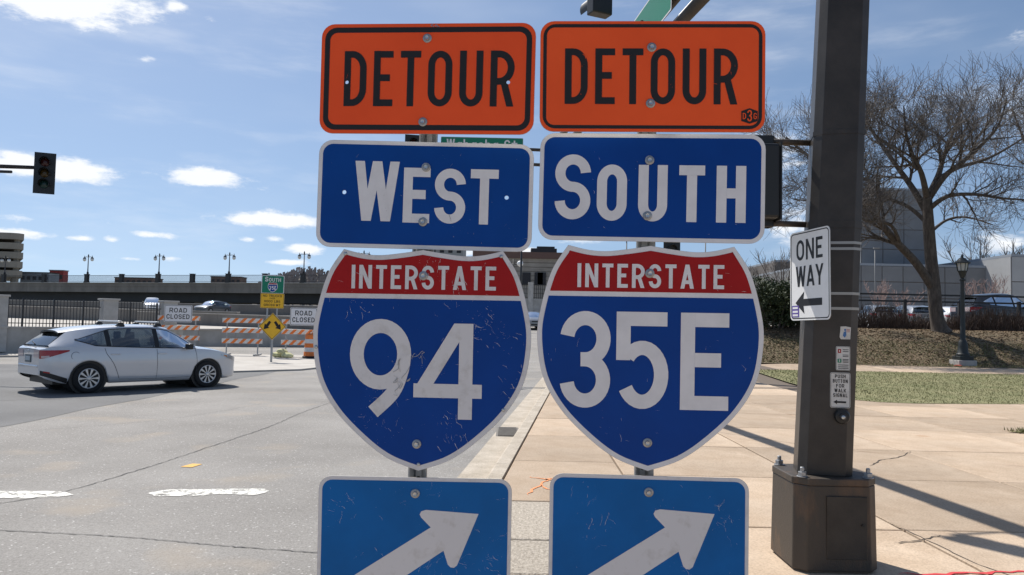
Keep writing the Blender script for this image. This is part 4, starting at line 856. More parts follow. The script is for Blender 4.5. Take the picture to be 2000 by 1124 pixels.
    for xa in (AXR, AXF):
        for s in (1, -1):
            wl = MB(); m = Matrix.Translation((xa, s*.62, .35)) @ Matrix.Rotation(math.pi/2, 4, 'X'); wl.lathe([(.40, -.20), (.40, .20)], 20, m); wl.build('wheel_well', M_blackpl, root)
    def wheel(xa, s):
        m = Matrix.Translation((xa, s*.775, WR)) @ Matrix.Rotation(-s*math.pi/2, 4, 'X')      # local z outward
        ty = MB().lathe([(.205, -.10), (.29, -.105), (.316, -.08), (WR, 0), (.316, .08), (.29, .105), (.215, .095), (.205, .07)], 36, m, cap=False).build('wheel', M_tyre, root, True)
        d = MB().lathe([(.205, .065), (.02, .055)], 28, m, cap=False); d.build('rim_well', M_blackpl, ty)
        rg = MB().lathe([(.217, .088), (.217, .098), (.198, .100), (.192, .085)], 36, m, cap=False); rg.build('rim', M_silver, ty, True)
        sp = MB()
        for k in range(10):
            a = 2*math.pi*k/10; q = m @ Matrix.Rotation(a, 4, 'Z')
            pts = [(.030, -.013), (.12, -.020), (.200, -.034), (.200, .034), (.12, .020), (.030, .013)]
            sp.prism(pts, .078, .096, q, top=[(x_, y_*.8) for x_, y_ in pts])
        sp.lathe([(.048, .08), (.048, .100), (.03, .108)], 18, m); sp.build('spokes', M_silver, ty, bevel=.003)
        return ty
    for xa in (AXR, AXF):
        for s in (1, -1): wheel(xa, s)
    # lamps, bumper, plate, seams, mirrors, handles
    def patch(pts_xz, s, off, name, m, par=None):      # a polygon on the body side given in (x, z)
        mb = MB(); mb.poly([(x, s*(cside_y(x, z)+off), z) for x, z in pts_xz]); return mb.build(name, m, par or root)
    M_tail = mat('tail_lamp_red', (.36, .012, .012), .15, coat=.6); M_tailw = mat('tail_lamp_clear', (.55, .45, .45), .15, coat=.6)
    rear_x = lambda y, z: -2.235 + .0
    def wrap(a, b, z0a, z1a, z0b, z1b, s, off, n=10):          # band wrapped round a rear or front corner, from x=a to x=b
        return MB().grid([[(x, s*(cside_y(x, z)+off), z) for z in (z0, (z0+z1)/2, z1)] for x, z0, z1 in ((a+(b-a)*i/n, z0a+(z0b-z0a)*i/n, z1a+(z1b-z1a)*i/n) for i in range(n+1))])
    for s in (1, -1):
        tl = wrap(-2.228, -1.74, .74, .92, .90, .925, s, .008).build('tail_lamp', M_tail, root, True)
        MB().grid([[(-2.237, s*y, z) for z in (.76, .915)] for y in (.30, .60)]).build('tail_lamp_inner', M_tailw, tl)
        wrap(-2.21, -2.10, .76, .80, .78, .81, s, .010, 4).build('reversing_lamp', M_tailw, tl)
        wrap(-2.215, -1.76, .40, .50, .225, .33, s, .006).build('bumper_insert', M_blackpl, root, True)
        wrap(-2.18, -2.08, .46, .49, .44, .47, s, .009, 3).build('reflector', M_tail, root)
        hl = wrap(1.66, 2.19, .755, .80, .585, .69, s, .007).build('headlamp', mat('headlamp_clear', (.55, .57, .60), .08, .4, coat=1), root, True)
        wrap(1.74, 1.84, .752, .772, .715, .752, s, .010, 3).build('indicator', mat('indicator_amber', (.55, .18, .03), .2), hl)
        mr = MB(); mr.box((.80, s*.965, .985), (.12, .20, .13)); mr.box((.86, s*.86, .945), (.05, .12, .05)); mr.build('door_mirror', M_blackpl, root, bevel=.03)
        for x0 in (.32, -.72):
            hd = MB(); hd.box((x0-.1, s*(cside_y(x0, .83)+.014), .83), (.20, .02, .026)); hd.build('door_handle', paint, root, bevel=.008)
        M_seamc = mat('panel_gap', (.045, .047, .052), .7)
        for pts in ([(1.02, .32), (1.05, .5), (1.04, .75), (1.0, .92)], [(.10, .26), (.11, .5), (.10, .75), (.09, .93)], [(-1.04, .96), (-1.00, .84), (-.90, .70), (-.80, .52), (-.72, .30)], [(-.72, .28), (.1, .265), (1.02, .28)]):
            Q = catmull(pts, 8); sm = MB(); sm.grid([[(p.x-.004, s*(cside_y(p.x, p.y)+.0025), p.y-.003) for p in Q], [(p.x+.004, s*(cside_y(p.x, p.y)+.0025), p.y+.003) for p in Q]]); sm.build('panel_gap', M_seamc, root)
    fc = MB(); fc.tube([(-1.62+.085*math.cos(a), -(cside_y(-1.62, .84)+.0), .80+.085*math.sin(a)) for a in lin(0, 2*math.pi, 24)], .004, 5); fc.build('fuel_flap', MATS['panel_gap'], root)
    bp = MB(); bp.box((-2.20, 0, .58), (.10, 1.10, .05)); bp.build('bumper_ledge', paint, root, bevel=.02)
    pl = MB().box((-2.238, 0, .73), (.012, .32, .16)); pl.build('licence_plate', mat('plate_dark', (.12, .14, .15), .5), root)
    MB().box((-2.246, 0, .735), (.004, .26, .09)).build('plate_face', mat('plate_pale', (.42, .47, .50), .5), root)
    MB().box((2.225, 0, .62), (.03, .70, .10)).build('grille', M_blackpl, root, bevel=.01); MB().box((2.232, 0, .36), (.02, .8, .12)).build('lower_grille', M_blackpl, root, bevel=.01)
    wp_ = MB().tube([(-2.12, .02, 1.03), (-2.09, .2, 1.06), (-2.07, .30, 1.075)], .012, 6); wp_.build('rear_wiper', M_blackpl, root)
    if detail:
        for x in (-.62, .22):
            ck = MB().box((x, 0, cRoof(x)+.075), (.065, 1.12, .028)); ck.build('roof_bar', mat('rack_silver', (.72, .73, .74), .35, .4), root, bevel=.008)
            for s in (1, -1): q = MB().prism([(x-.10, 0), (x+.10, 0), (x+.045, .085), (x-.035, .085)], -.035, .035, Matrix.Translation((0, s*.56, cRoof(x)-.035)) @ Matrix.Rotation(math.pi/2, 4, 'X')); q.build('rack_foot', M_blackpl, root, bevel=.008)
        em = MB().lathe([(.035, 0), (.03, .008)], 16, Matrix.Translation((-2.232, 0, .885)) @ Matrix.Rotation(-math.pi/2, 4, 'Y')); em.build('badge', M_silver, root)
    return root
M_paint = mat('silver_white_paint', (.63, .645, .675), .22, .2, coat=1.0, var=.01, vscale=2)
car = make_car(M_paint, 'hatchback_car'); tag(car, 'silver white hatchback car with roof bars crossing the intersection', 'car')
HD = R(50); car.rotation_euler = (0, 0, HD); mid = Vector((-8.16, 17.52)); car.location = (mid.x-.80*math.sin(HD), mid.y+.80*math.cos(HD), -.096)

M_pdark = mat('dark_car_paint', (.035, .04, .05), .3, .2, coat=.8); M_pwhite = mat('white_car_paint', (.72, .72, .72), .3, coat=.8); M_pgrey = mat('grey_car_paint', (.22, .23, .25), .3, .3, coat=.8); M_pblue = mat('blue_grey_car_paint', (.05, .065, .085), .3, .3, coat=.8); M_pred = mat('red_car_paint', (.28, .03, .03), .3, .2, coat=.8)
base_other = make_car(M_pgrey, 'parked_car', False)
def other_car(i, name, px, py, d, rz, paint, label, group, zs=1.0, s=1.0, py_off=0.0):
    o = base_other if i == 0 else copy_tree(base_other); o.name = name
    x = at(px, py, d).x; o.location = (x, d, T(x, d)-.09+py_off); o.rotation_euler = (0, 0, R(rz)); o.scale = (s, s, s*zs)
    for c in o.children:
        if c.data and c.data.materials and c.data.materials[0] in (M_pgrey,) and i:
            c.data = PAINTED.setdefault((c.data.name, paint.name), c.data.copy()); c.data.materials[0] = paint
    tag(o, label, 'car', group); return o
PAINTED = {}
other_car(0, 'parked_car', 1712, 620, 46, 80, M_pgrey, 'dark grey parked car behind the bare hedge, just right of the signal pole', 'cars parked behind the hedge')
other_car(1, 'parked_car', 1778, 620, 45, 84, M_pgrey, 'grey parked hatchback behind the hedge, left of the big trunk', 'cars parked behind the hedge')
other_car(2, 'parked_car', 1850, 620, 47, 82, M_pwhite, 'white parked car behind the hedge, between the trunk and the lamp post', 'cars parked behind the hedge')
other_car(3, 'parked_suv', 1950, 620, 43.2, 12, M_pdark, 'tall black parked vehicle at the right edge behind the hedge', 'cars parked behind the hedge', 1.32, 1.12)
other_car(4, 'parked_car', 1742, 605, 58, 172, M_pwhite, 'pale parked car in the second row of the car park', 'cars parked behind the hedge')
other_car(5, 'far_car', 297, 600, 87, -62, M_pwhite, 'white car driving under the bridge behind the left ROAD CLOSED sign', 'cars on the far ramp', 1.15)
other_car(6, 'far_car', 415, 605, 85, -108, M_pblue, 'dark blue car on the far ramp right of the left ROAD CLOSED sign', 'cars on the far ramp')
other_car(7, 'oncoming_car', 1040, 620, 66, -84, M_pgrey, 'silver oncoming car seen in the gap between the two shields', 'cars on the street')
# ================================================================== LEFT SIDE: fence, barricades, bridge
def wall_prism(mb, s0, s1, n0, n1, z0, z1):
    c = [wp(s0, n1, z0), wp(s1, n1, z0), wp(s1, n0, z0), wp(s0, n0, z0)]; t = [p+Vector((0, 0, z1-z0)) for p in c]
    mb.add(c+t, [(3, 2, 1, 0), (4, 5, 6, 7), (0, 1, 5, 4), (1, 2, 6, 5), (2, 3, 7, 6), (3, 0, 4, 7)]); return mb
M_pier = mat('fence_pier_concrete', (.40, .385, .36), .88, col2=(.52, .50, .47), vscale=2, bump=.2, bscale=25)
fw_ = empty('low_wall', wp(0)); tag(fw_, 'long low concrete wall behind the silver car, carrying the iron fence', 'wall')
for a, b in ((-14, -9.4), (-9.38, -4.8), (-4.78, -.2), (-.18, 3.4), (3.42, 6.0), (6.02, 7.1)):
    m_ = MB(); wall_prism(m_, a, b, -.2, .2, -.15, 1.0); wall_prism(m_, a, b, -.25, .25, 1.0, 1.06); m_.v = [tuple(Vector(v)-wp(0)) for v in m_.v]; m_.build('wall_bay', M_wall, fw_)
piers = []
for i, (s, lab) in enumerate(((-4.7, 'fence pier beyond the left edge of the photo'), (-.35, 'concrete fence pier at the left edge of the photo'), (3.85, 'concrete fence pier rising behind the roof of the silver car'), (6.45, 'concrete fence pier next to the left ROAD CLOSED sign'))):
    p = empty('fence_pier', wp(s)); p.rotation_euler = (0, 0, math.atan2(WD.y, WD.x)); tag(p, lab, 'pier', 'fence piers')
    MB().box((0, 0, 1.15), (.62, .62, 2.26)).build('shaft', M_pier, p, bevel=.015); MB().box((0, 0, 2.31), (.74, .74, .08)).build('cap', M_pier, p, bevel=.012); MB().box((0, 0, 1.04), (.68, .68, .10)).build('band', M_pier, p, bevel=.01)
def fence(s0, s1, label):
    p = empty('iron_fence', wp(s0)); p.rotation_euler = (0, 0, math.atan2(WD.y, WD.x)); tag(p, label, 'fence', 'iron fence panels'); L = s1-s0
    for z in (1.20, 1.95): MB().box((L/2, 0, z), (L, .03, .035)).build('rail', M_iron, p)
    n = max(2, int(L/.125)); bar = None
    for i in range(n):
        x = L*(i+.5)/n; thick = (i % 9 == 4)
        if bar is None or thick:
            r = .035 if thick else .013; m_ = MB().box((0, 0, 1.62), (2*r, 2*r, 1.12)); m_.prism([(-r, -r), (r, -r), (r, r), (-r, r)], 2.18, 2.26, top=[(-.002, -.002), (.002, -.002), (.002, .002), (-.002, .002)])
            o = m_.build('post' if thick else 'bar', M_iron, p); o.location.x = x
            if not thick: bar = o
        else: o = bar.copy(); COL.objects.link(o); o.location.x = x
fence(-4.4, -.7, 'iron fence panel left of the edge pier'); fence(-.03, 3.52, 'long iron fence panel behind the rear of the silver car'); fence(4.18, 6.12, 'short iron fence panel behind the roof bars of the car')

# closing wall behind the barricades and the far retaining walls
def plain_wall(name, p0, p1, h, th, m, label, bays=6, coping=True):
    p0 = Vector((p0[0], p0[1], 0)); p1 = Vector((p1[0], p1[1], 0)); d = p1-p0; L = d.length; r = empty(name, p0); r.rotation_euler = (0, 0, math.atan2(d.y, d.x)); tag(r, label, 'wall')
    for i in range(bays):
        a, b = L*i/bays, L*(i+1)/bays-.012; za = T(*(p0+d*(i/bays)).xy)-.3; zb_ = T(*(p0+d*((i+1)/bays)).xy)-.3
        m_ = MB(); m_.add([(a, -th/2, za), (b, -th/2, zb_), (b, th/2, zb_), (a, th/2, za), (a, -th/2, za+h+.3), (b, -th/2, zb_+h+.3), (b, th/2, zb_+h+.3), (a, th/2, za+h+.3)], [(3, 2, 1, 0), (4, 5, 6, 7), (0, 1, 5, 4), (1, 2, 6, 5), (2, 3, 7, 6), (3, 0, 4, 7)]); m_.build('wall_bay', m, r)
        if coping: m_ = MB(); m_.add([(a, -th/2-.04, za+h+.3), (b, -th/2-.04, zb_+h+.3), (b, th/2+.04, zb_+h+.3), (a, th/2+.04, za+h+.3), (a, -th/2-.04, za+h+.38), (b, -th/2-.04, zb_+h+.38), (b, th/2+.04, zb_+h+.38), (a, th/2+.04, za+h+.38)], [(3, 2, 1, 0), (4, 5, 6, 7), (0, 1, 5, 4), (1, 2, 6, 5), (2, 3, 7, 6), (3, 0, 4, 7)]); m_.build('coping', M_lightconc, r)
    return r
plain_wall('barrier_wall', (-17.9, 39.5), (-7.2, 41.3), .70, .3, M_wall, 'grey concrete wall standing behind the three striped barricades')
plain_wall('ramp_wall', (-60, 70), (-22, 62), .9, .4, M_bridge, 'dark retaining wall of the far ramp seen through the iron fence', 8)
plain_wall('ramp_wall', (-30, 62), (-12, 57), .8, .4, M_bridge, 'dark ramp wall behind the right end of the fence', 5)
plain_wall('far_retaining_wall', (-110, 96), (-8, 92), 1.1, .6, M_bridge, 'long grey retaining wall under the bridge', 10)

M_bar_or = mat('barricade_orange', (.80, .20, .035), .5, var=.12, vscale=8); M_bar_wh = mat('barricade_white', (.68, .67, .65), .5, var=.08, vscale=8)
def barricade(c, L, rz, label, dirn=1):
    r = empty('barricade', c, R(rz)); tag(r, label, 'barricade', 'striped road barricades')
    for x in (-L/2+.2, L/2-.2):
        MB().box((x, .04, .80), (.05, .05, 1.6)).build('leg', M_galv, r); MB().box((x, .04, .03), (.06, 1.5, .06)).build('foot', M_galv, r)
    for z in (.62, 1.09, 1.53):
        b = MB().box((0, 0, z), (L, .03, .21)).build('rail', M_bar_wh, r); n = int(L/.36); m_ = MB()
        for i in range(n+1):
            x = -L/2+i*.36; q = [(x, z-.103), (x+.16, z-.103), (x+.16+.20*dirn, z+.103), (x+.20*dirn, z+.103)]; q = [(max(-L/2, min(L/2, a)), b_) for a, b_ in q]
            m_.add([(a, -.0175, b_) for a, b_ in q], [(0, 1, 2, 3)])
        m_.build('orange_stripes', M_bar_or, b)
    return r
def bpos(px, d): p = at(px, 690, d); return (p.x, d, T(p.x, d)-.045)
barricade(bpos(347, 35.5), 1.85, 10, 'striped barricade behind the left ROAD CLOSED sign'); barricade(bpos(472, 34.2), 1.75, 6, 'striped barricade standing alone in the middle of the three'); barricade(bpos(598, 34.0), 2.3, -4, 'striped barricade behind the right ROAD CLOSED sign')
def road_closed(px, py, d, rz, label):
    p = at(px, py, d); r = empty('road_closed_sign', mtx=pose((p.x, d, p.z), rz, 0, 0)); tag(r, label, 'sign', 'road closed signs')
    MB().prism(rrect(1.22, .78, .05), -.02, 0).build('plate', M_alum, r); film(MB(), rrect(1.21, .77, .05), .003).build('sheeting', M_white, r); m_ = MB(); ring(m_, rrect(1.17, .73, .045), rrect(1.14, .70, .04), .006); m_.build('border', M_blk, r)
    m_ = MB(); text(m_, 'ROAD', 0, .05, .21, .76, .16, .007); text(m_, 'CLOSED', 0, -.24, .21, 1.0, .16, .007); m_.build('legend', M_blk, r)
road_closed(348, 613, 35.0, 8, 'white ROAD CLOSED sign on the left barricade'); road_closed(593, 619, 33.4, -6, 'white ROAD CLOSED sign half hidden by the 94 shield')

# traffic drum and sandbags
p = bpos(606, 33); dr = empty('traffic_drum', p); tag(dr, 'orange and white traffic drum beside the right barricade', 'drum')
prof = [(.30, .0), (.30, .10)]; MB().lathe([(.33, 0), (.33, .07), (.29, .09)], 20).build('rubber_base', M_tyre, dr, 'auto')
for i, (z0, z1) in enumerate(((.09, .27), (.27, .45), (.45, .63), (.63, .81), (.81, .99))): MB().lathe([(.285-.07*z0, z0), (.285-.07*z0-.004, z1-.012), (.275-.07*z0, z1)], 22).build('band', M_bar_or if i % 2 == 0 else M_bar_wh, dr, 'auto')
MB().lathe([(.205, .99), (.12, 1.05), (.05, 1.06)], 18).build('cap', M_bar_or, dr, 'auto'); MB().tube([(-.07, 0, 1.05), (-.05, 0, 1.13), (.05, 0, 1.13), (.07, 0, 1.05)], .018, 6).build('handle', M_bar_or, dr)
M_sand = mat('sandbag_cloth', (.62, .60, .34), .9, var=.2, vscale=6)
def blob(r3, seed, n=14):
    rr = random.Random(seed); m_ = MB(); ph = [rr.uniform(0, 6) for _ in range(4)]; P = []
    for i in range(9):
        u = math.pi*i/8; P.append([(r3[0]*math.sin(u)*math.cos(2*math.pi*k/n)*(1+.12*math.sin(3*2*math.pi*k/n+ph[0])), r3[1]*math.sin(u)*math.sin(2*math.pi*k/n)*(1+.14*math.sin(2*2*math.pi*k/n+ph[1])), r3[2]*math.cos(u)*(1+.12*math.sin(2*math.pi*k/n*4+ph[2]))) for k in range(n+1)])
    return m_.grid(P)
for i, (px, dd, z, a, lab) in enumerate(((545, 33.0, .10, 20, 'left one of the pale yellow sandbags by the diamond sign post'), (560, 32.8, .10, -15, 'right one of the pale yellow sandbags by the diamond sign post'), (552, 32.9, .25, 60, 'top one of the pale yellow sandbags by the diamond sign post'))):
    q = bpos(px, dd); o = blob((.30, .18, .12), i).build('sandbag', M_sand, None, True); o.location = (q[0], q[1], q[2]+z); o.rotation_euler = (R(8*i), R(5), R(a)); tag(o, lab, 'sandbag', 'sandbags')

# route sign on twin posts and diamond arrow sign
M_yel = mat('yellow_sheeting', (.80, .46, .02), .5, var=.05, vscale=4)
gp = at(533, 556, 33.6); r = empty('south_route_sign', mtx=pose((gp.x, 33.6, gp.z), 2, 0, -.6)); tag(r, 'green SOUTH 35E sign on twin posts above the yellow weight sign', 'sign')
MB().prism(rrect(.99, .80, .06), -.01, 0).build('plate', M_alum, r); film(MB(), rrect(.98, .79, .06), .003).build('white_border', M_white, r); film(MB(), rrect(.93, .74, .05), .006).build('green_field', M_bgreen, r); m_ = MB(); text(m_, 'S', -.275, .12, .21, .14, .17, .009); text(m_, 'OUTH', .085, .12, .165, .52, .17, .009); m_.build('legend', M_white, r)
sf = [(p.x*.70, p.y*.70-.13) for p in full]; film(MB(), sf, .009).build('shield_border', M_white, r); film(MB(), [(p.x*.70, p.y*.70-.13) for p in clip(inset(full, .03), .16, False)], .012).build('shield_blue', M_blue, r); film(MB(), [(p.x*.70, p.y*.70-.13) for p in clip(inset(full, .03), .19, True)], .012).build('shield_red', M_red, r)
m_ = MB(); text(m_, '35E', 0, -.24, .17, .30, .17, .016); m_.build('route_number', M_white, r)
for x in (-.2, .22): MB().box((x, -.85, -.04), (.06, 2.7, .05)).build('post', M_galv, r)
gp = at(532, 588, 33.6); r = empty('weight_limit_sign', mtx=pose((gp.x, 33.58, gp.z), 2, 0, -.6)); tag(r, 'yellow NO TRUCKS OVER 9000 LBS sign below the green route sign', 'sign')
MB().prism(rrect(1.03, .66, .05), -.01, 0).build('plate', M_alum, r); film(MB(), rrect(1.02, .65, .05), .003).build('sheeting', M_yel, r); m_ = MB(); ring(m_, rrect(.99, .62, .04), rrect(.97, .60, .035), .006); m_.build('border', M_blk, r)
for a_ in (('NO TRUCKS', 0, .165, .095, .82), ('OVER', 0, .075, .06, .24), ('9000 LBS', 0, -.075, .10, .70), ('GROSS', -.12, -.235, .10, .48), ('WT', .26, -.235, .10, .20)): m_ = MB(); text(m_, *a_, .16, .007); m_.build('legend_line', M_blk, r)
gp = at(532, 638, 29.2); r = empty('diamond_arrow_sign', mtx=pose((gp.x, 29.2, gp.z), 0, 0, -.5)); tag(r, 'yellow diamond sign with two black arrows on a steel post', 'sign')
dm = [(0, -.52), (.52, 0), (0, .52), (-.52, 0)]; MB().prism(dm, -.01, 0).build('plate', M_alum, r); film(MB(), [(x*.985, y*.985) for x, y in dm], .003).build('sheeting', M_yel, r); m_ = MB(); ring(m_, [(x*.94, y*.94) for x, y in dm], [(x*.905, y*.905) for x, y in dm], .005); m_.build('border', M_blk, r)
m_ = MB()
for s in (-1, 1):
    A = [(.05, .16), (.13, .21), (.24, .06), (.29, .11), (.33, -.12), (.11, -.06), (.165, -.02)]; film(m_, [(s*x, y) for x, y in (A[::-1] if s > 0 else A)], .006)
m_.build('arrows', M_blk, r); MB().box((0, -.95, -.035), (.07, 2.0, .05)).build('post', M_galv, r); MB().box((0, -1.5, -.035), (.22, .10, .16)).build('post_base', M_rust, r)

# ------------------------------------------------------------------ the bridge
A = at(0, 553, 152); B = at(640, 553, 127); bd = (B-A); bd.z = 0; BL = bd.length; ba = math.atan2(bd.y, bd.x); BZ = 7.75
br = empty('road_bridge', (A.x, A.y, BZ), ba); tag(br, 'long concrete road bridge with lamps and railing crossing the background', 'bridge')
X0, X1 = -60., BL+45.
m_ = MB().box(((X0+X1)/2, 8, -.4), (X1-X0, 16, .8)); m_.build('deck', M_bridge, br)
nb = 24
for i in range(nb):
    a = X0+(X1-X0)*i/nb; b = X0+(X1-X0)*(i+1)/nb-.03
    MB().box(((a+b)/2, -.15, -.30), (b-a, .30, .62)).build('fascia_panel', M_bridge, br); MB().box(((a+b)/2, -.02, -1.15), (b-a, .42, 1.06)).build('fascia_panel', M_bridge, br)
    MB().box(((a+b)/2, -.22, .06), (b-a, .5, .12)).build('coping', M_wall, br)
MB().box(((X0+X1)/2, 1.6, -2.45), (X1-X0, .5, 1.75)).build('girder', M_girder, br); MB().box(((X0+X1)/2, 9, -2.45), (X1-X0, .5, 1.75)).build('girder', M_girder, br)
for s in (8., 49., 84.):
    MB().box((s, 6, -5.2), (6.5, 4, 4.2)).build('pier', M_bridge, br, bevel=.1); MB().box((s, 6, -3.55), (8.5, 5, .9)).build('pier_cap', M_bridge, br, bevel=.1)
def s_of(px):    # distance along the bridge under a photo column
    r = ray(px, 540); t = r.x/r.y; d = bd.normalized(); return (t*A.y-A.x)/(d.x-t*d.y)
lampx = [s_of(p) for p in (9, 171, 310, 447, 593)]; lampx = [lampx[0]-14] + lampx + [lampx[-1]+11.4, lampx[-1]+22.5]
ped = None; peds = sorted(lampx+[(a+b)/2 for a, b in zip(lampx[:-1], lampx[1:])])
for x in peds:
    if ped is None: ped = MB().box((0, -.15, .80), (.75, .55, 1.6)); ped.box((0, -.15, 1.64), (.90, .68, .10)); ped.box((0, -.15, .16), (.88, .66, .16)); ped = ped.build('pedestal', M_iron, br); o = ped
    else: o = ped.copy(); COL.objects.link(o)
    o.location.x = x
for a, b in zip(peds[:-1], peds[1:]):
    rp = MB(); [rp.box(((a+b)/2, -.15, z), (b-a-.8, .06, .07)) for z in (.28, 1.42)]; n = int((b-a)/.22); rp2 = MB(); [rp2.box((a+.45+(b-a-.9)*k/n, -.15, .85), (.035, .035, 1.1)) for k in range(n+1)]
    ro = rp.build('railing', M_iron, br); o = rp2.build('balusters', M_iron, ro); o['kind'] = 'stuff'
order = ['just right of the parking garage edge', 'above the rear window of the silver car', 'above the middle of the silver car', 'above the striped middle barricade', 'next to the hill and the green route sign']
lamp0 = None
for i, x in enumerate(lampx):
    d = bd.normalized(); w = A+d*x; 
    if lamp0 is None:
        l = lamp0 = empty('bridge_lamp'); MB().tube([(0, 0, 0), (0, 0, .4), (0, 0, .45), (0, 0, 3.3)], [.20, .18, .10, .07], 10).build('post', M_iron, l, True)
        MB().tube([(-.95, 0, 3.15), (-.5, 0, 3.3), (0, 0, 3.2), (.5, 0, 3.3), (.95, 0, 3.15)], .05, 8).build('crossarm', M_iron, l, True); MB().lathe([(.09, 3.3), (.13, 3.45), (.03, 3.8)], 8).build('finial', M_iron, l, True)
        for s in (-1, 1):
            g = MB().lathe([(.06, 2.42), (.24, 2.55), (.31, 2.75), (.27, 2.92), (.22, 2.98)], 14); g.v = [(a+s*.95, b, c) for a, b, c in g.v]; go = g.build('globe', M_globe, l, True); h = MB().lathe([(.30, 2.96), (.20, 3.12), (.07, 3.20), (.04, 3.5)], 12); h.v = [(a+s*.95, b, c) for a, b, c in h.v]; h.build('hood', M_iron, go, True)
    else: l = copy_tree(lamp0)
    l.location = (w.x, w.y, BZ+1.68); l.rotation_euler = (0, 0, ba)
    lab = 'twin globe lamp on the bridge pedestal ' + (order[i-1] if 1 <= i <= 5 else ('off the left edge of the photo' if i == 0 else ('behind the 94 shield' if i == 6 else 'behind the 94 shield, farther right'))); tag(l, lab, 'street lamp', 'bridge lamps')

# ------------------------------------------------------------------ far left buildings and hill
M_gar = mat('garage_concrete', (.33, .29, .24), .9, var=.15, vscale=.1); M_dk = mat('dark_opening', (.03, .03, .035), .8)
g = empty('parking_garage', (at(0, 540, 230).x, 230, 4)); tag(g, 'tan open parking garage with stacked curved decks at the left edge', 'building')
def zz(py, px=20): return at(px, py, 230).z-4
ex = at(34, 500, 230).x-at(0, 500, 230).x
for i, py in enumerate((462, 481, 499, 517, 535)):
    z = zz(py); P = [(-60, -8), (-14, -5), (-6, -2.2), (ex-2.0, -.9), (ex-.3, .2), (ex, 2.2), (ex-20, 30), (-80, 30)]
    MB().prism(P, z-.9, z+1.0).build('deck_parapet', M_gar, g)
for x, y in ((ex-1.5, 1.5), (ex-7, 9), (ex-13, 18), (-3.0, 1.0), (-9.5, -2), (-16, -4), (-24, -4.5), (-9, 14), (-20, 16)): MB().box((x, y, zz(505)), (1.1, 1.1, zz(462)-zz(555))).build('column', M_gar, g)
MB().box((-44, 24, zz(505)), (34, .5, zz(462)-zz(560))).build('core_wall', M_dk, g)
def far_house(name, px0, px1, pyt, pyb, d, m, label, roofm=None, wins=0):
    a, b = at(px0, pyt, d), at(px1, pyt, d); zb_ = at((px0+px1)/2, pyb, d).z; w = b.x-a.x; h = a.z-zb_; r = empty(name, ((a.x+b.x)/2, d, zb_)); tag(r, label, 'building')
    MB().box((0, w*.3, h/2), (w, w*.6, h)).build('wall', m, r); MB().box((0, w*.3, h+.15), (w+.4, w*.6+.4, .3)).build('roof', roofm or M_girder, r)
    for i in range(wins): MB().box((-w/2+(i+.5)*w/wins, -.06, h*.55), (w/wins*.55, .16, h*.3)).build('window', M_dk, r)
    return r
M_brickred = mat('far_red_panel', (.35, .06, .06), .8, var=.1, vscale=.2); M_bk = mat('far_brown_brick', (.20, .13, .105), .9, var=.2, vscale=.3); M_fgrey = mat('far_grey_cladding', (.26, .29, .33), .8, var=.1, vscale=.2)
far_house('red_store', 97, 124, 529, 556, 260, M_brickred, 'red fronted building rising above the bridge railing', M_fgrey, 3); far_house('grey_store', 40, 96, 533, 556, 240, M_fgrey, 'low grey building between the garage and the red fronted one', None, 5)
far_house('brown_block', 224, 298, 543, 558, 280, M_bk, 'low brown block above the railing left of the second bridge lamp', None, 7); far_house('brown_block', 412, 470, 541, 558, 290, M_bk, 'low brown block above the railing by the third bridge lamp', None, 6)
hp = []; M_hill = mat('far_hill_scrub', (.13, .12, .11), .95, col2=(.19, .17, .15), vscale=.05)
hx = lin(at(440, 540, 420).x, at(1100, 540, 420).x, 40); rh = random.Random(3); top_ = []
prof_h = smooth_interp([(0, 0), (.10, .15), (.17, .75), (.24, .9), (.40, .78), (.6, .65), (.8, .4), (1, 0)])
mb = MB(); rows_ = []
for j, (dy, hh) in enumerate(((-60, 0), (-30, .6), (0, 1), (60, .9), (120, 0))):
    rows_.append([(x, 420+dy, 3+26.5*hh*max(.02, prof_h(i/40))*(1+.06*rh.uniform(-1, 1))) for i, x in enumerate(hx)])
struct(mb.grid(rows_).build('hill', M_hill, None, True))
tw = MB(); rr = random.Random(8)
for i in range(2600):
    u = rr.uniform(.08, .97); x = hx[0]+(hx[-1]-hx[0])*u; dy = rr.uniform(-45, 20); base = 3+26.5*prof_h(u)*(1-.4*abs(dy)/45); h = rr.uniform(1.5, 5); w = rr.uniform(.6, 2.0); a = rr.uniform(-1, 1)
    tw.add([(x-.15, 420+dy, base-.5), (x+.15, 420+dy, base-.5), (x+a*w+w*.4, 420+dy+rr.uniform(-1, 1), base+h), (x+a*w-w*.4, 420+dy, base+h*.9)], [(0, 1, 2, 3)])
wood = tw.build('hill_wood', mat('far_bare_wood', (.30, .265, .25), .95, var=.3, vscale=.2)); stuff(wood); wood['label'] = 'bare brown wood covering the far hill beyond the bridge'; wood['category'] = 'wood'

# left signal on its own mast arm
c = at(88, 340, 21); sg = empty('left_traffic_signal', (c.x, 21, c.z)); tag(sg, 'black three lens traffic signal hanging at the left over the street', 'signal')
signal_head(sg, (0, 0, 0), R(24), .86, True)
for ch in sg.children: pass
c2 = at(-420, 306, 21.5); ar = empty('left_mast_pole', (c2.x, 21.6, T(c2.x, 21.6)-.1)); tag(ar, 'brown mast arm entering from the left to hold the traffic signal', 'mast arm')
zl = at(70, 326, 21).z-ar.location.z; MB().tube([(0, 0, 0), (0, 0, 7)], [.16, .12], 12).build('pole', M_bronze, ar, True); MB().tube([(0, 0, at(-420, 309, 21.5).z-ar.location.z), (c.x-c2.x-.12, -.45, zl)], [.10, .05], 10).build('arm', M_bronze, ar, True)
MB().tube([(0, -.1, zl+.0), (at(18, 336, 21).x-c2.x, -.5, zl-.14)], [.05, .04], 8).build('lower_stub', M_bronze, ar, True)

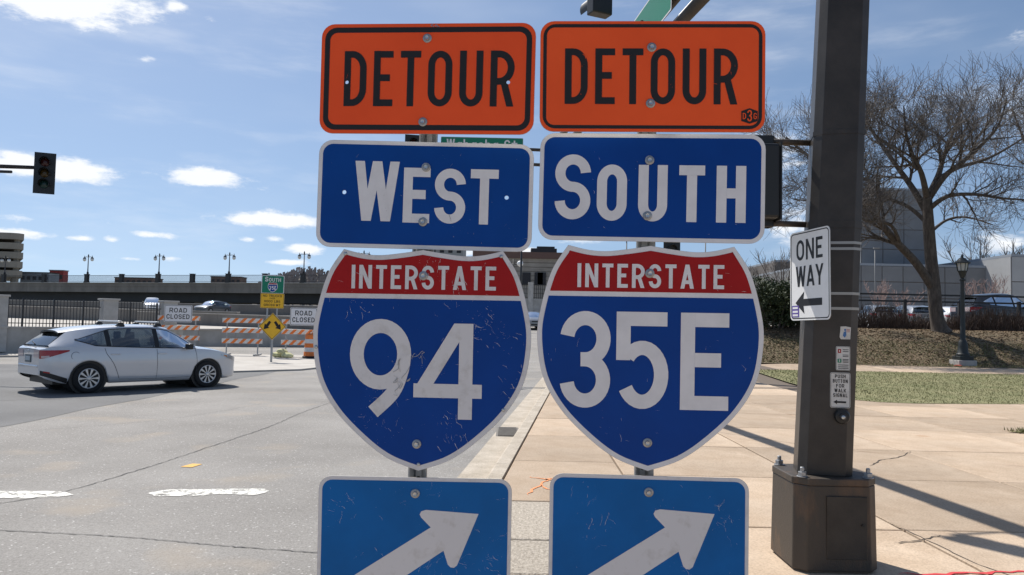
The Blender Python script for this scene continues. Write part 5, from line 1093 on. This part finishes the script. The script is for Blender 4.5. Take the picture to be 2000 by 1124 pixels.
# ------------------------------------------------------------------ centre background seen between the stacks
M_stone = mat('grey_brown_brick', (.26, .235, .205), .9, col2=(.36, .33, .29), vscale=.8); M_fascia = mat('brown_roof_fascia', (.13, .075, .06), .7)
d = 92; a = at(930, 500, d); b = at(1180, 512, d); zt = at(1040, 505, d).z; zb_ = at(1040, 600, d).z-1; bw = b.x-a.x
bb = empty('brick_hall', (a.x, d, zb_)); tag(bb, 'low grey brick hall with brown roof fascia seen between the two stacks', 'building'); h = zt-zb_
nrow = 13
for i in range(nrow): z0 = h*i/nrow; MB().box((bw/2, 6, z0+h/nrow/2), (bw, 12, h/nrow-.05)).build('wall_course', M_stone, bb)
MB().box((bw/2, 6.1, h/2), (bw-.1, 11.8, h-.1)).build('core', M_joint, bb); MB().box((bw/2, 6, h+.35), (bw+.8, 12.8, .75)).build('roof_fascia', M_fascia, bb); ru = MB().box((at(1064, 500, d).x-a.x, 4, h+1.1), (3.2, 2.6, .8)); ru.box((at(1068, 500, d).x-a.x, 4, h+1.6), (2.2, 2.0, .35)); ru.build('roof_unit', M_iron, bb)
for px in (1028, 1052, 1058): MB().box((at(px, 545, d).x-a.x, -.05, (at(px, 545, d).z-zb_)), (1.0, .2, 1.5)).build('window', M_dk, bb)
d2 = 82; rwl = empty('street_wall', (at(985, 590, d2).x, d2, T(3, d2)-.2)); tag(rwl, 'concrete street wall with iron panels and a tall pier, seen between the shields', 'wall')
lw = at(1130, 590, d2).x-at(985, 590, d2).x; zw = at(1040, 584, d2).z-rwl.location.z; MB().box((lw/2, 0, zw/2), (lw, .5, zw)).build('wall', M_wall, rwl)
for px in (990, 1036, 1085): MB().box((at(px, 570, d2).x-at(985, 570, d2).x, -.05, (at(px, 552, d2).z-rwl.location.z)/2), (.55, .6, at(px, 552, d2).z-rwl.location.z)).build('pier', M_pier, rwl)
for k in range(36):
    x = lw*k/36+.1; MB().box((x, 0, zw+.75), (.05, .05, 1.5)).build('bar', M_iron, rwl)
MB().box((lw/2, 0, zw+1.5), (lw, .06, .08)).build('rail', M_iron, rwl)
def twin_globe(px, py, d, label):
    p = at(px, py, d); r = empty('twin_globe_lamp', (p.x, d, T(p.x, d)-.1)); tag(r, label, 'street lamp'); h = p.z-r.location.z; MB().tube([(0, 0, 0), (0, 0, h+.3)], [.12, .06], 8).build('post', M_iron, r, True); MB().tube([(-.6, 0, h-.35), (0, 0, h-.1), (.6, 0, h-.35)], .04, 6).build('crossarm', M_iron, r)
    for s in (-1, 1): g_ = MB().lathe([(.03, -.3), (.26, -.15), (.30, 0), (.24, .18), (.03, .28)], 12); g_.v = [(x+s*.6, y, z+h-.1) for x, y, z in g_.v]; g_.build('globe', M_globe, r, True)
twin_globe(1003, 513, 70, 'twin white globe street lamp beside the brick hall')
p = at(1017, 560, 60); lp = empty('light_pole', (p.x, 60, T(p.x, 60)-.1)); tag(lp, 'thin dark light pole in front of the brick hall', 'pole'); MB().tube([(0, 0, 0), (0, 0, 8.5)], [.10, .06], 8).build('shaft', M_iron, lp, True); MB().tube([(0, 0, 8.4), (-1.2, 0, 8.7)], .04, 6).build('bracket', M_iron, lp)
M_tower = mat('tower_stone', (.30, .29, .28), .9, col2=(.38, .37, .36), vscale=.1)
d3 = 260; a = at(806, 480, d3); b = at(905, 480, d3); th = at(855, 372, d3).z; t_ = empty('stone_tower', ((a.x+b.x)/2, d3+8, 2)); tag(t_, 'grey stone office tower glimpsed between the WEST sign and the 94 shield', 'building'); w = b.x-a.x; hh = th-2
MB().box((0, 0, hh/2), (w, w, hh)).build('wall', M_tower, t_); MB().box((0, 0, hh+.4), (w+.8, w+.8, .8)).build('roof', M_wall, t_)
for i in range(6):
    for j in range(8): MB().box((-w/2+(i+.5)*w/6, -w/2-.04, hh*(j+.6)/8.3), (w/6*.5, .14, hh/8.3*.5)).build('window', M_dk, t_)
# ================================================================== RIGHT SIDE: trees, lamp, hedge, buildings
class Twigs:
    def __init__(s): s.big = MB(); s.fine = MB()
def branch_out(tw, pts, r0, r1, rng, level, n_child, len_child, up=.35, spread=.9, fine_r=.009, start=.25, droop=0.0):
    """tube along pts, then side branches of the next level"""
    P = [Vector(p) for p in pts]; n = len(P); rad = [r0+(r1-r0)*(i/(n-1)) for i in range(n)]
    if r0 > .035: tw.big.tube(P, rad, 8 if r0 > .12 else 6, True)
    else: tw.fine.tube(P, rad, 3, False)
    if level <= 0: return
    for k in range(n_child):
        u = start+(1-start)*((k+rng.random())/n_child); f = u*(n-1); i = min(int(f), n-2); t = f-i; p = P[i].lerp(P[i+1], t); d = (P[i+1]-P[i]).normalized(); r = rad[i]+(rad[i+1]-rad[i])*t
        a = rng.uniform(0, 6.283); q = d.orthogonal().normalized(); q = Matrix.Rotation(a, 3, d) @ q; ang = rng.uniform(.45, 1.0)*spread
        nd_ = (d*math.cos(ang)+q*math.sin(ang)+Vector((0, 0, up*rng.uniform(.2, 1))) - Vector((0, 0, droop))).normalized(); L = len_child*rng.uniform(.55, 1.25)*(1-.45*u*(level > 1))
        seg = 5 if level > 1 else 4; Q = [p]; dd = nd_
        for j in range(seg):
            dd = (dd+Vector((rng.gauss(0, .16), rng.gauss(0, .16), rng.gauss(.05+up*.12, .12)))).normalized(); Q.append(Q[-1]+dd*L/seg)
        cr = max(fine_r, r*.55)
        branch_out(tw, Q, cr, max(fine_r*.7, cr*.35), rng, level-1, max(3, int(n_child*.85)), len_child*.60, up, spread, fine_r, .12, droop)
def finish_tree(tw, name, label, group, base, mb1=None, mb2=None):
    r = empty(name, base); tag(r, label, 'tree', group)
    for mbx in (tw.big, tw.fine): mbx.v = [(x-base[0], y-base[1], z-base[2]) for x, y, z in mbx.v]
    if tw.big.f: tw.big.build('trunk', mb1 or M_bark, r, True)
    o = tw.fine.build('crown', mb2 or M_twig, r); o['kind'] = 'stuff'; return r
# the big bare tree, its limbs surveyed from the photo
rng = random.Random(21); tw = Twigs(); TD = 36.6
def limb(pts, r0, r1, nch, lc, lev=3, smooth=4): pts = [(x, y if y > 330 else 330-(330-y)*.68, dz) for x, y, dz in pts]; branch_out(tw, catmull([at(x, y, TD+dz) for x, y, dz in pts], smooth), r0, r1, rng, lev, int(nch*1.4), lc*1.1, .10, 1.1, .0082)
tw.big.tube(catmull([at(1838, 652, TD), at(1832, 632, TD), at(1827, 600, TD), at(1824, 560, TD), at(1818, 500, TD), at(1813, 430, TD), at(1811, 385, TD)], 4), [.52, .46, .40, .36, .335, .32, .315, .31, .305, .30, .30, .30, .295, .29, .285, .28, .275, .27, .265, .26, .25, .24, .23, .22, .21], 12, True)
limb([(1824, 566, 0), (1790, 515, -.3), (1748, 470, -.7), (1712, 425, -1), (1686, 385, -1.2), (1640, 345, -1.5), (1585, 300, -1.8), (1535, 240, -2)], .22, .05, 10, 2.9)
limb([(1812, 420, 0), (1785, 372, .5), (1755, 330, 1), (1728, 275, 1.4), (1700, 215, 1.8), (1682, 165, 2)], .17, .035, 9, 2.5)
limb([(1811, 390, 0), (1800, 340, -.6), (1782, 290, -1), (1770, 230, -1.3), (1765, 150, -1.6)], .16, .03, 9, 2.4)
limb([(1811, 388, 0), (1832, 345, .2), (1842, 300, .5), (1858, 240, .6), (1872, 180, .8), (1880, 135, 1)], .17, .03, 9, 2.4)
limb([(1812, 392, 0), (1845, 345, -.5), (1880, 310, -1), (1915, 265, -1.5), (1950, 205, -1.8), (1966, 130, -2)], .16, .03, 9, 2.5)
limb([(1830, 350, 0), (1875, 325, 1), (1930, 300, 1.8), (1985, 255, 2.4), (2040, 200, 3)], .12, .03, 8, 2.4)
limb([(1813, 410, 0), (1850, 384, -.8), (1905, 380, -1.4), (1960, 388, -2), (2030, 392, -2.6)], .13, .03, 8, 2.1)
limb([(1815, 440, 0), (1775, 405, .8), (1730, 385, 1.5), (1690, 350, 2.4), (1630, 335, 3), (1570, 350, 3.3)], .12, .03, 9, 2.2)
limb([(1816, 455, 0), (1850, 430, 1), (1890, 425, 2), (1940, 440, 2.6)], .09, .025, 7, 1.6)
limb([(1760, 485, -.5), (1740, 440, -1.6), (1690, 430, -2.4), (1630, 400, -3), (1550, 390, -3.4)], .10, .025, 9, 2.0)
limb([(1700, 410, -1), (1670, 340, -1), (1640, 270, -1), (1612, 215, -1)], .10, .025, 8, 2.1)
limb([(1790, 330, -.8), (1750, 280, -2), (1715, 240, -2.6), (1690, 190, -3)], .08, .02, 8, 1.9)
b0 = at(1842, 650, TD); finish_tree(tw, 'bare_tree', 'large bare forked tree standing on the bank right of the signal pole', 'bare trees', (b0.x, b0.y, T(b0.x, b0.y)))
def bare_tree(base, h, sp, seed, label, group='bare trees', lev=3, nch=7, fr=.012, lean=0., m1=None, m2=None, multi=5):
    rg = random.Random(seed); t = Twigs(); b = Vector(base); s = h*.30
    t.big.tube([b-Vector((0, 0, .2)), b+Vector((lean*.3, 0, s*.5)), b+Vector((lean, 0, s))], [h*.026, h*.02, h*.017], 8)
    top = b+Vector((lean, 0, s))
    for k in range(multi):
        a = 2*math.pi*(k+rg.random()*.5)/multi; out = sp*(.35+.65*rg.random())*(1 if k else .15)
        pts = [top-Vector((0, 0, s*.15*rg.random())), top+Vector((math.cos(a)*out*.35, math.sin(a)*out*.35, (h-s)*.30)), top+Vector((math.cos(a)*out*.7, math.sin(a)*out*.7, (h-s)*.62)), top+Vector((math.cos(a)*out, math.sin(a)*out, (h-s)*rg.uniform(.8, 1.0)))]
        branch_out(t, catmull(pts, 3), h*.013, h*.003, rg, lev-1, nch, h*.24, .4, .85, fr, .2)
    return finish_tree(t, 'bare_tree', label, group, base, m1, m2)
def gpos(px, d): p = at(px, 600, d); return (p.x, d, T(p.x, d))
bare_tree(gpos(2120, 38), 12, 6.5, 5, 'bare tree beyond the right edge whose twigs hang into the photo', lev=4, nch=7, fr=.009)
bare_tree(gpos(1478, 70), 5.0, 1.8, 6, 'small round bare tree between the 35E shield and the dark hall', lev=3, nch=8, fr=.018)
bare_tree(gpos(1528, 72), 6.5, 2.2, 7, 'bare tree in front of the dark hall left of the ONE WAY sign', lev=3, nch=8, fr=.018)
bare_tree(gpos(1912, 105), 11.5, 6, 8, 'wide bare tree rising behind the grey building', lev=3, nch=9, fr=.03)
bare_tree(gpos(1985, 100), 9.5, 4, 9, 'bare tree behind the right end of the grey building', lev=3, nch=8, fr=.03)
M_pink = mat('pale_pink_twig', (.30, .22, .20), .85)
for i, (px, dd, h, lab) in enumerate(((1722, 62, 3.4, 'small pinkish bare tree in the car park nearest the signal pole'), (1765, 64, 3.0, 'small pinkish bare tree left of the big trunk'), (1905, 60, 3.4, 'small pinkish bare tree right of the lamp post'), (1945, 62, 3.9, 'taller pinkish bare tree near the corner entrance'))):
    bare_tree(gpos(px, dd), h, 1.5, 30+i, lab, 'small car park trees', 3, 7, .016, 0, M_pink, M_pink)

# dormant hedge along the top of the bank
hg = MB(); rg = random.Random(12)
for i in range(5200):
    x = rg.uniform(14.6, 34); y = rg.uniform(38.3, 39.5); z = T(x, y); h = rg.uniform(.45, 1.3)*(.8+.25*math.sin(x*1.1)); a = rg.uniform(0, 6.28); l = rg.uniform(.05, .5)
    hg.tube([(x, y, z-.02), (x+l*.4*math.cos(a), y+l*.4*math.sin(a), z+h*.5), (x+l*math.cos(a+rg.uniform(-.6, .6)), y+l*math.sin(a), z+h)], [.010, .008, .005], 3, False)
o = hg.build('bare_hedge', mat('hedge_twig', (.105, .075, .06), .9, var=.35, vscale=4)); stuff(o); o['label'] = 'low bare brown hedge along the top of the bank'; o['category'] = 'hedge'
# evergreen shrub left of the pole: leaf sprays on stems
def evergreen(px, d, w, h, seed, label):
    b = gpos(px, d); r = empty('evergreen_shrub', b); tag(r, label, 'shrub', 'evergreen shrubs'); rg = random.Random(seed); st_ = MB(); lf = MB()
    lobes = [(rg.uniform(-w*.34, w*.34), rg.uniform(-w*.2, w*.2), rg.uniform(.14, .76)*h, rg.uniform(.22, .36)*w, rg.uniform(.20, .30)*h) for _ in range(18)]
    for lx, ly, lz, lr, lh in lobes:
        st_.tube([(lx*.3, ly*.3, 0), (lx*.7, ly*.7, lz*.6), (lx, ly, lz)], [.05, .035, .015], 5)
        for _ in range(620):
            u, v = rg.uniform(0, 6.283), rg.uniform(-1, 1); k = rg.uniform(.72, 1.08); q = Vector((lx+lr*k*math.cos(u)*math.sqrt(1-v*v), ly+lr*k*math.sin(u)*math.sqrt(1-v*v), max(.02, lz+lh*k*v))); dirv = Vector((math.cos(u)*.8+rg.gauss(0, .4), math.sin(u)*.8+rg.gauss(0, .4), .35+rg.gauss(0, .4))).normalized()
            L = rg.uniform(.07, .17); s = dirv.orthogonal().normalized(); s = Matrix.Rotation(rg.uniform(0, 6.28), 3, dirv) @ s; ww = L*.28
            lf.add([q, q+dirv*L*.5+s*ww, q+dirv*L, q+dirv*L*.5-s*ww], [(0, 1, 2, 3)])
    st_.build('stems', M_bark, r); o = lf.build('foliage', mat('evergreen_needles', (.028, .045, .018), .7, col2=(.055, .075, .028), vscale=2.5), r); o['kind'] = 'stuff'; return r
evergreen(1512, 36.5, 3.6, 2.5, 3, 'dark green evergreen shrub nearest the 35E shield'); evergreen(1556, 37.2, 2.9, 2.2, 4, 'dark green evergreen shrub just left of the signal pole')

# park lamp
b = gpos(1880, 31.0); lm = empty('park_lamp', b); tag(lm, 'dark green lantern lamp post at the foot of the bank', 'street lamp'); M_lg = mat('lamp_green_black', (.022, .027, .027), .5, var=.15, vscale=6)
MB().box((0, 0, .10), (.72, .72, .24)).build('footing', M_wall, lm, bevel=.02); MB().box((0, 0, .30), (.56, .56, .16)).build('plinth', M_lg, lm, bevel=.02)
MB().lathe([(.25, .38), (.25, .46), (.20, .52), (.185, .75), (.155, .95), (.125, 1.0), (.10, 1.05), (.085, 2.2), (.075, 3.40), (.11, 3.42), (.11, 3.47), (.07, 3.52)], 16).build('post', M_lg, lm, 'auto')
MB().lathe([(.07, 3.52), (.10, 3.60), (.17, 3.78), (.19, 3.82)], 8).build('lantern_cup', M_lg, lm); MB().lathe([(.165, 3.82), (.215, 4.14)], 8).build('lantern_glass', mat('frosted_lantern', (.42, .43, .42), .35), lm)
for k in range(8): a = 2*math.pi*k/8; MB().tube([(.178*math.cos(a), .178*math.sin(a), 3.82), (.228*math.cos(a), .228*math.sin(a), 4.14)], .013, 5).build('lantern_bar', M_lg, lm)
MB().lathe([(.30, 4.12), (.30, 4.16), (.22, 4.22), (.12, 4.33), (.05, 4.36), (.05, 4.42), (.015, 4.50)], 16).build('lantern_roof', M_lg, lm, 'auto')
o = blob((.16, .12, .04), 5).build('litter_scrap', mat('red_litter', (.45, .10, .06), .8)); p = at(1871, 711, 30.6); o.location = (p.x, 30.6, T(p.x, 30.6)+.03); tag(o, 'scrap of red litter on the grass by the lamp footing', 'litter')

# black post and rail fence
r = empty('rail_fence', (at(1480, 580, 41).x, 41, T(20, 41))); tag(r, 'black two rail fence along the edge of the car park', 'fence'); rx_ = r.location.x; rz_ = r.location.z
for px in (1535, 1650, 1767, 1874, 1990, 2100): x = at(px, 590, 41).x-rx_; MB().box((x, 0, .75), (.16, .16, 1.70)).build('post', M_iron, r, bevel=.015)
for pyA in (576, 589): MB().box((12, -.10, at(1767, pyA, 41).z-rz_), (26, .05, .09)).build('rail', M_iron, r)

# car park paving
struct(sheet(lin(9.5, 70, 16), lin(41.6, 84, 12), -.09).build('car_park', M_lightconc))

# grey panelled buildings
M_pan = mat('grey_facade_panel', (.20, .205, .212), .9, spec=.2, var=.07, vscale=.5, objrand=.05); M_pan2 = mat('pale_facade_panel', (.33, .335, .34), .6, var=.06, vscale=.5, objrand=.04)
def panelled(name, px0, px1, pyt, d, depth, nc, nrw, label, m=None, skip=None, zb_=None):
    a, b = at(px0, pyt, d), at(px1, pyt, d); z0 = T(a.x, d)-.3 if zb_ is None else zb_; h = (a.z+b.z)/2-z0; w = b.x-a.x; r = empty(name, (a.x, d, z0)); tag(r, label, 'building')
    MB().box((w/2, depth/2+.08, h/2), (w-.05, depth, h-.05)).build('core', M_joint, r); pw, ph = w/nc, h/nrw; first = None
    for i in range(nc):
        for j in range(nrw):
            if skip and (i, j) in skip: continue
            if first is None: first = o = MB().box((0, .04, 0), (pw-.07, .10, ph-.07)).build('panel', m or M_pan, r)
            else: o = first.copy(); COL.objects.link(o)
            o.location = (pw*(i+.5), rnd.uniform(-.015, .015), ph*(j+.5))
    np_ = max(2, int(depth/pw))
    for s, xx in ((0, -.02), (1, w+.02)):
        MB().box((xx, depth/2+.1, h/2), (.06, depth, h)).build('side_wall', m or M_pan, r)
    MB().box((w/2, depth/2+.08, h+.12), (w+.12, depth+.2, .24)).build('parapet', M_fgrey, r); return r, w, h
g1, w, h = panelled('grey_building', 1600, 1968, 521, 78, 22, 9, 4, 'long low grey panelled building behind the car park', skip={(7, 0), (8, 0), (7, 1)})
MB().box((w*.84, -.05, h*.22), (w*.16, .12, h*.36)).build('glazing', mat('dark_glazing', (.02, .025, .03), .15), g1); MB().box((w*.83, -.6, h*.14), (w*.24, 1.3, .35)).build('canopy', M_pan2, g1); MB().box((w*.62, -.08, h*.22), (1.1, .1, 2.0)).build('door', M_pan2, g1)
panelled('grey_tower_block', 1683, 1806, 372, 84, 12, 3, 7, 'tall windowless grey block behind the big bare tree')
panelled('corner_building', 1976, 2120, 503, 74, 14, 4, 3, 'pale framed building at the right edge behind the vehicles', M_pan2)
panelled('dark_hall', 1515, 1600, 513, 95, 14, 4, 3, 'dark brown flat hall behind the ONE WAY sign', mat('dark_hall_panel', (.13, .115, .105), .8, var=.1, vscale=.4))
M_lpole = mat('slim_pole_grey', (.2, .2, .2), .6)
for px, pt, dd, lab in ((1709, 485, 66, 'thin grey light pole in the car park in front of the tall block'), (1224, 470, 60, 'thin pole glimpsed above the left half of the 35E shield'), (1378, 468, 60, 'thin pole glimpsed above the right half of the 35E shield')):
    p = at(px, pt, dd); o = empty('slim_pole', (p.x, dd, T(p.x, dd)-.1)); tag(o, lab, 'pole', 'slim poles'); hh = p.z-o.location.z; MB().tube([(0, 0, 0), (0, 0, hh)], [.06, .045], 8).build('shaft', M_lpole, o, True); MB().box((.12, 0, hh), (.5, .18, .09)).build('lamp_head', M_lpole, o)
# plants along the far street so that the ground ends in a tree line
for i in range(9):
    px = (-420, -260, 690, 1130, 1250, 1380, 2260, 2420, 2600)[i]; dd = (160, 180, 200, 150, 170, 130, 120, 130, 140)[i]
    bare_tree(gpos(px, dd), (9, 10, 8, 7, 8, 7, 10, 11, 10)[i], 4, 60+i, ('bare street tree far beyond the left edge', 'second bare street tree beyond the left edge', 'bare tree behind the 94 shield beyond the bridge', 'bare tree hidden behind the 35E shield, leftmost', 'bare tree hidden behind the 35E shield, middle', 'bare tree hidden behind the 35E shield, rightmost', 'bare tree beyond the right edge, nearest', 'bare tree beyond the right edge, middle', 'bare tree beyond the right edge, farthest')[i], 'far street trees', 2, 6, .03)
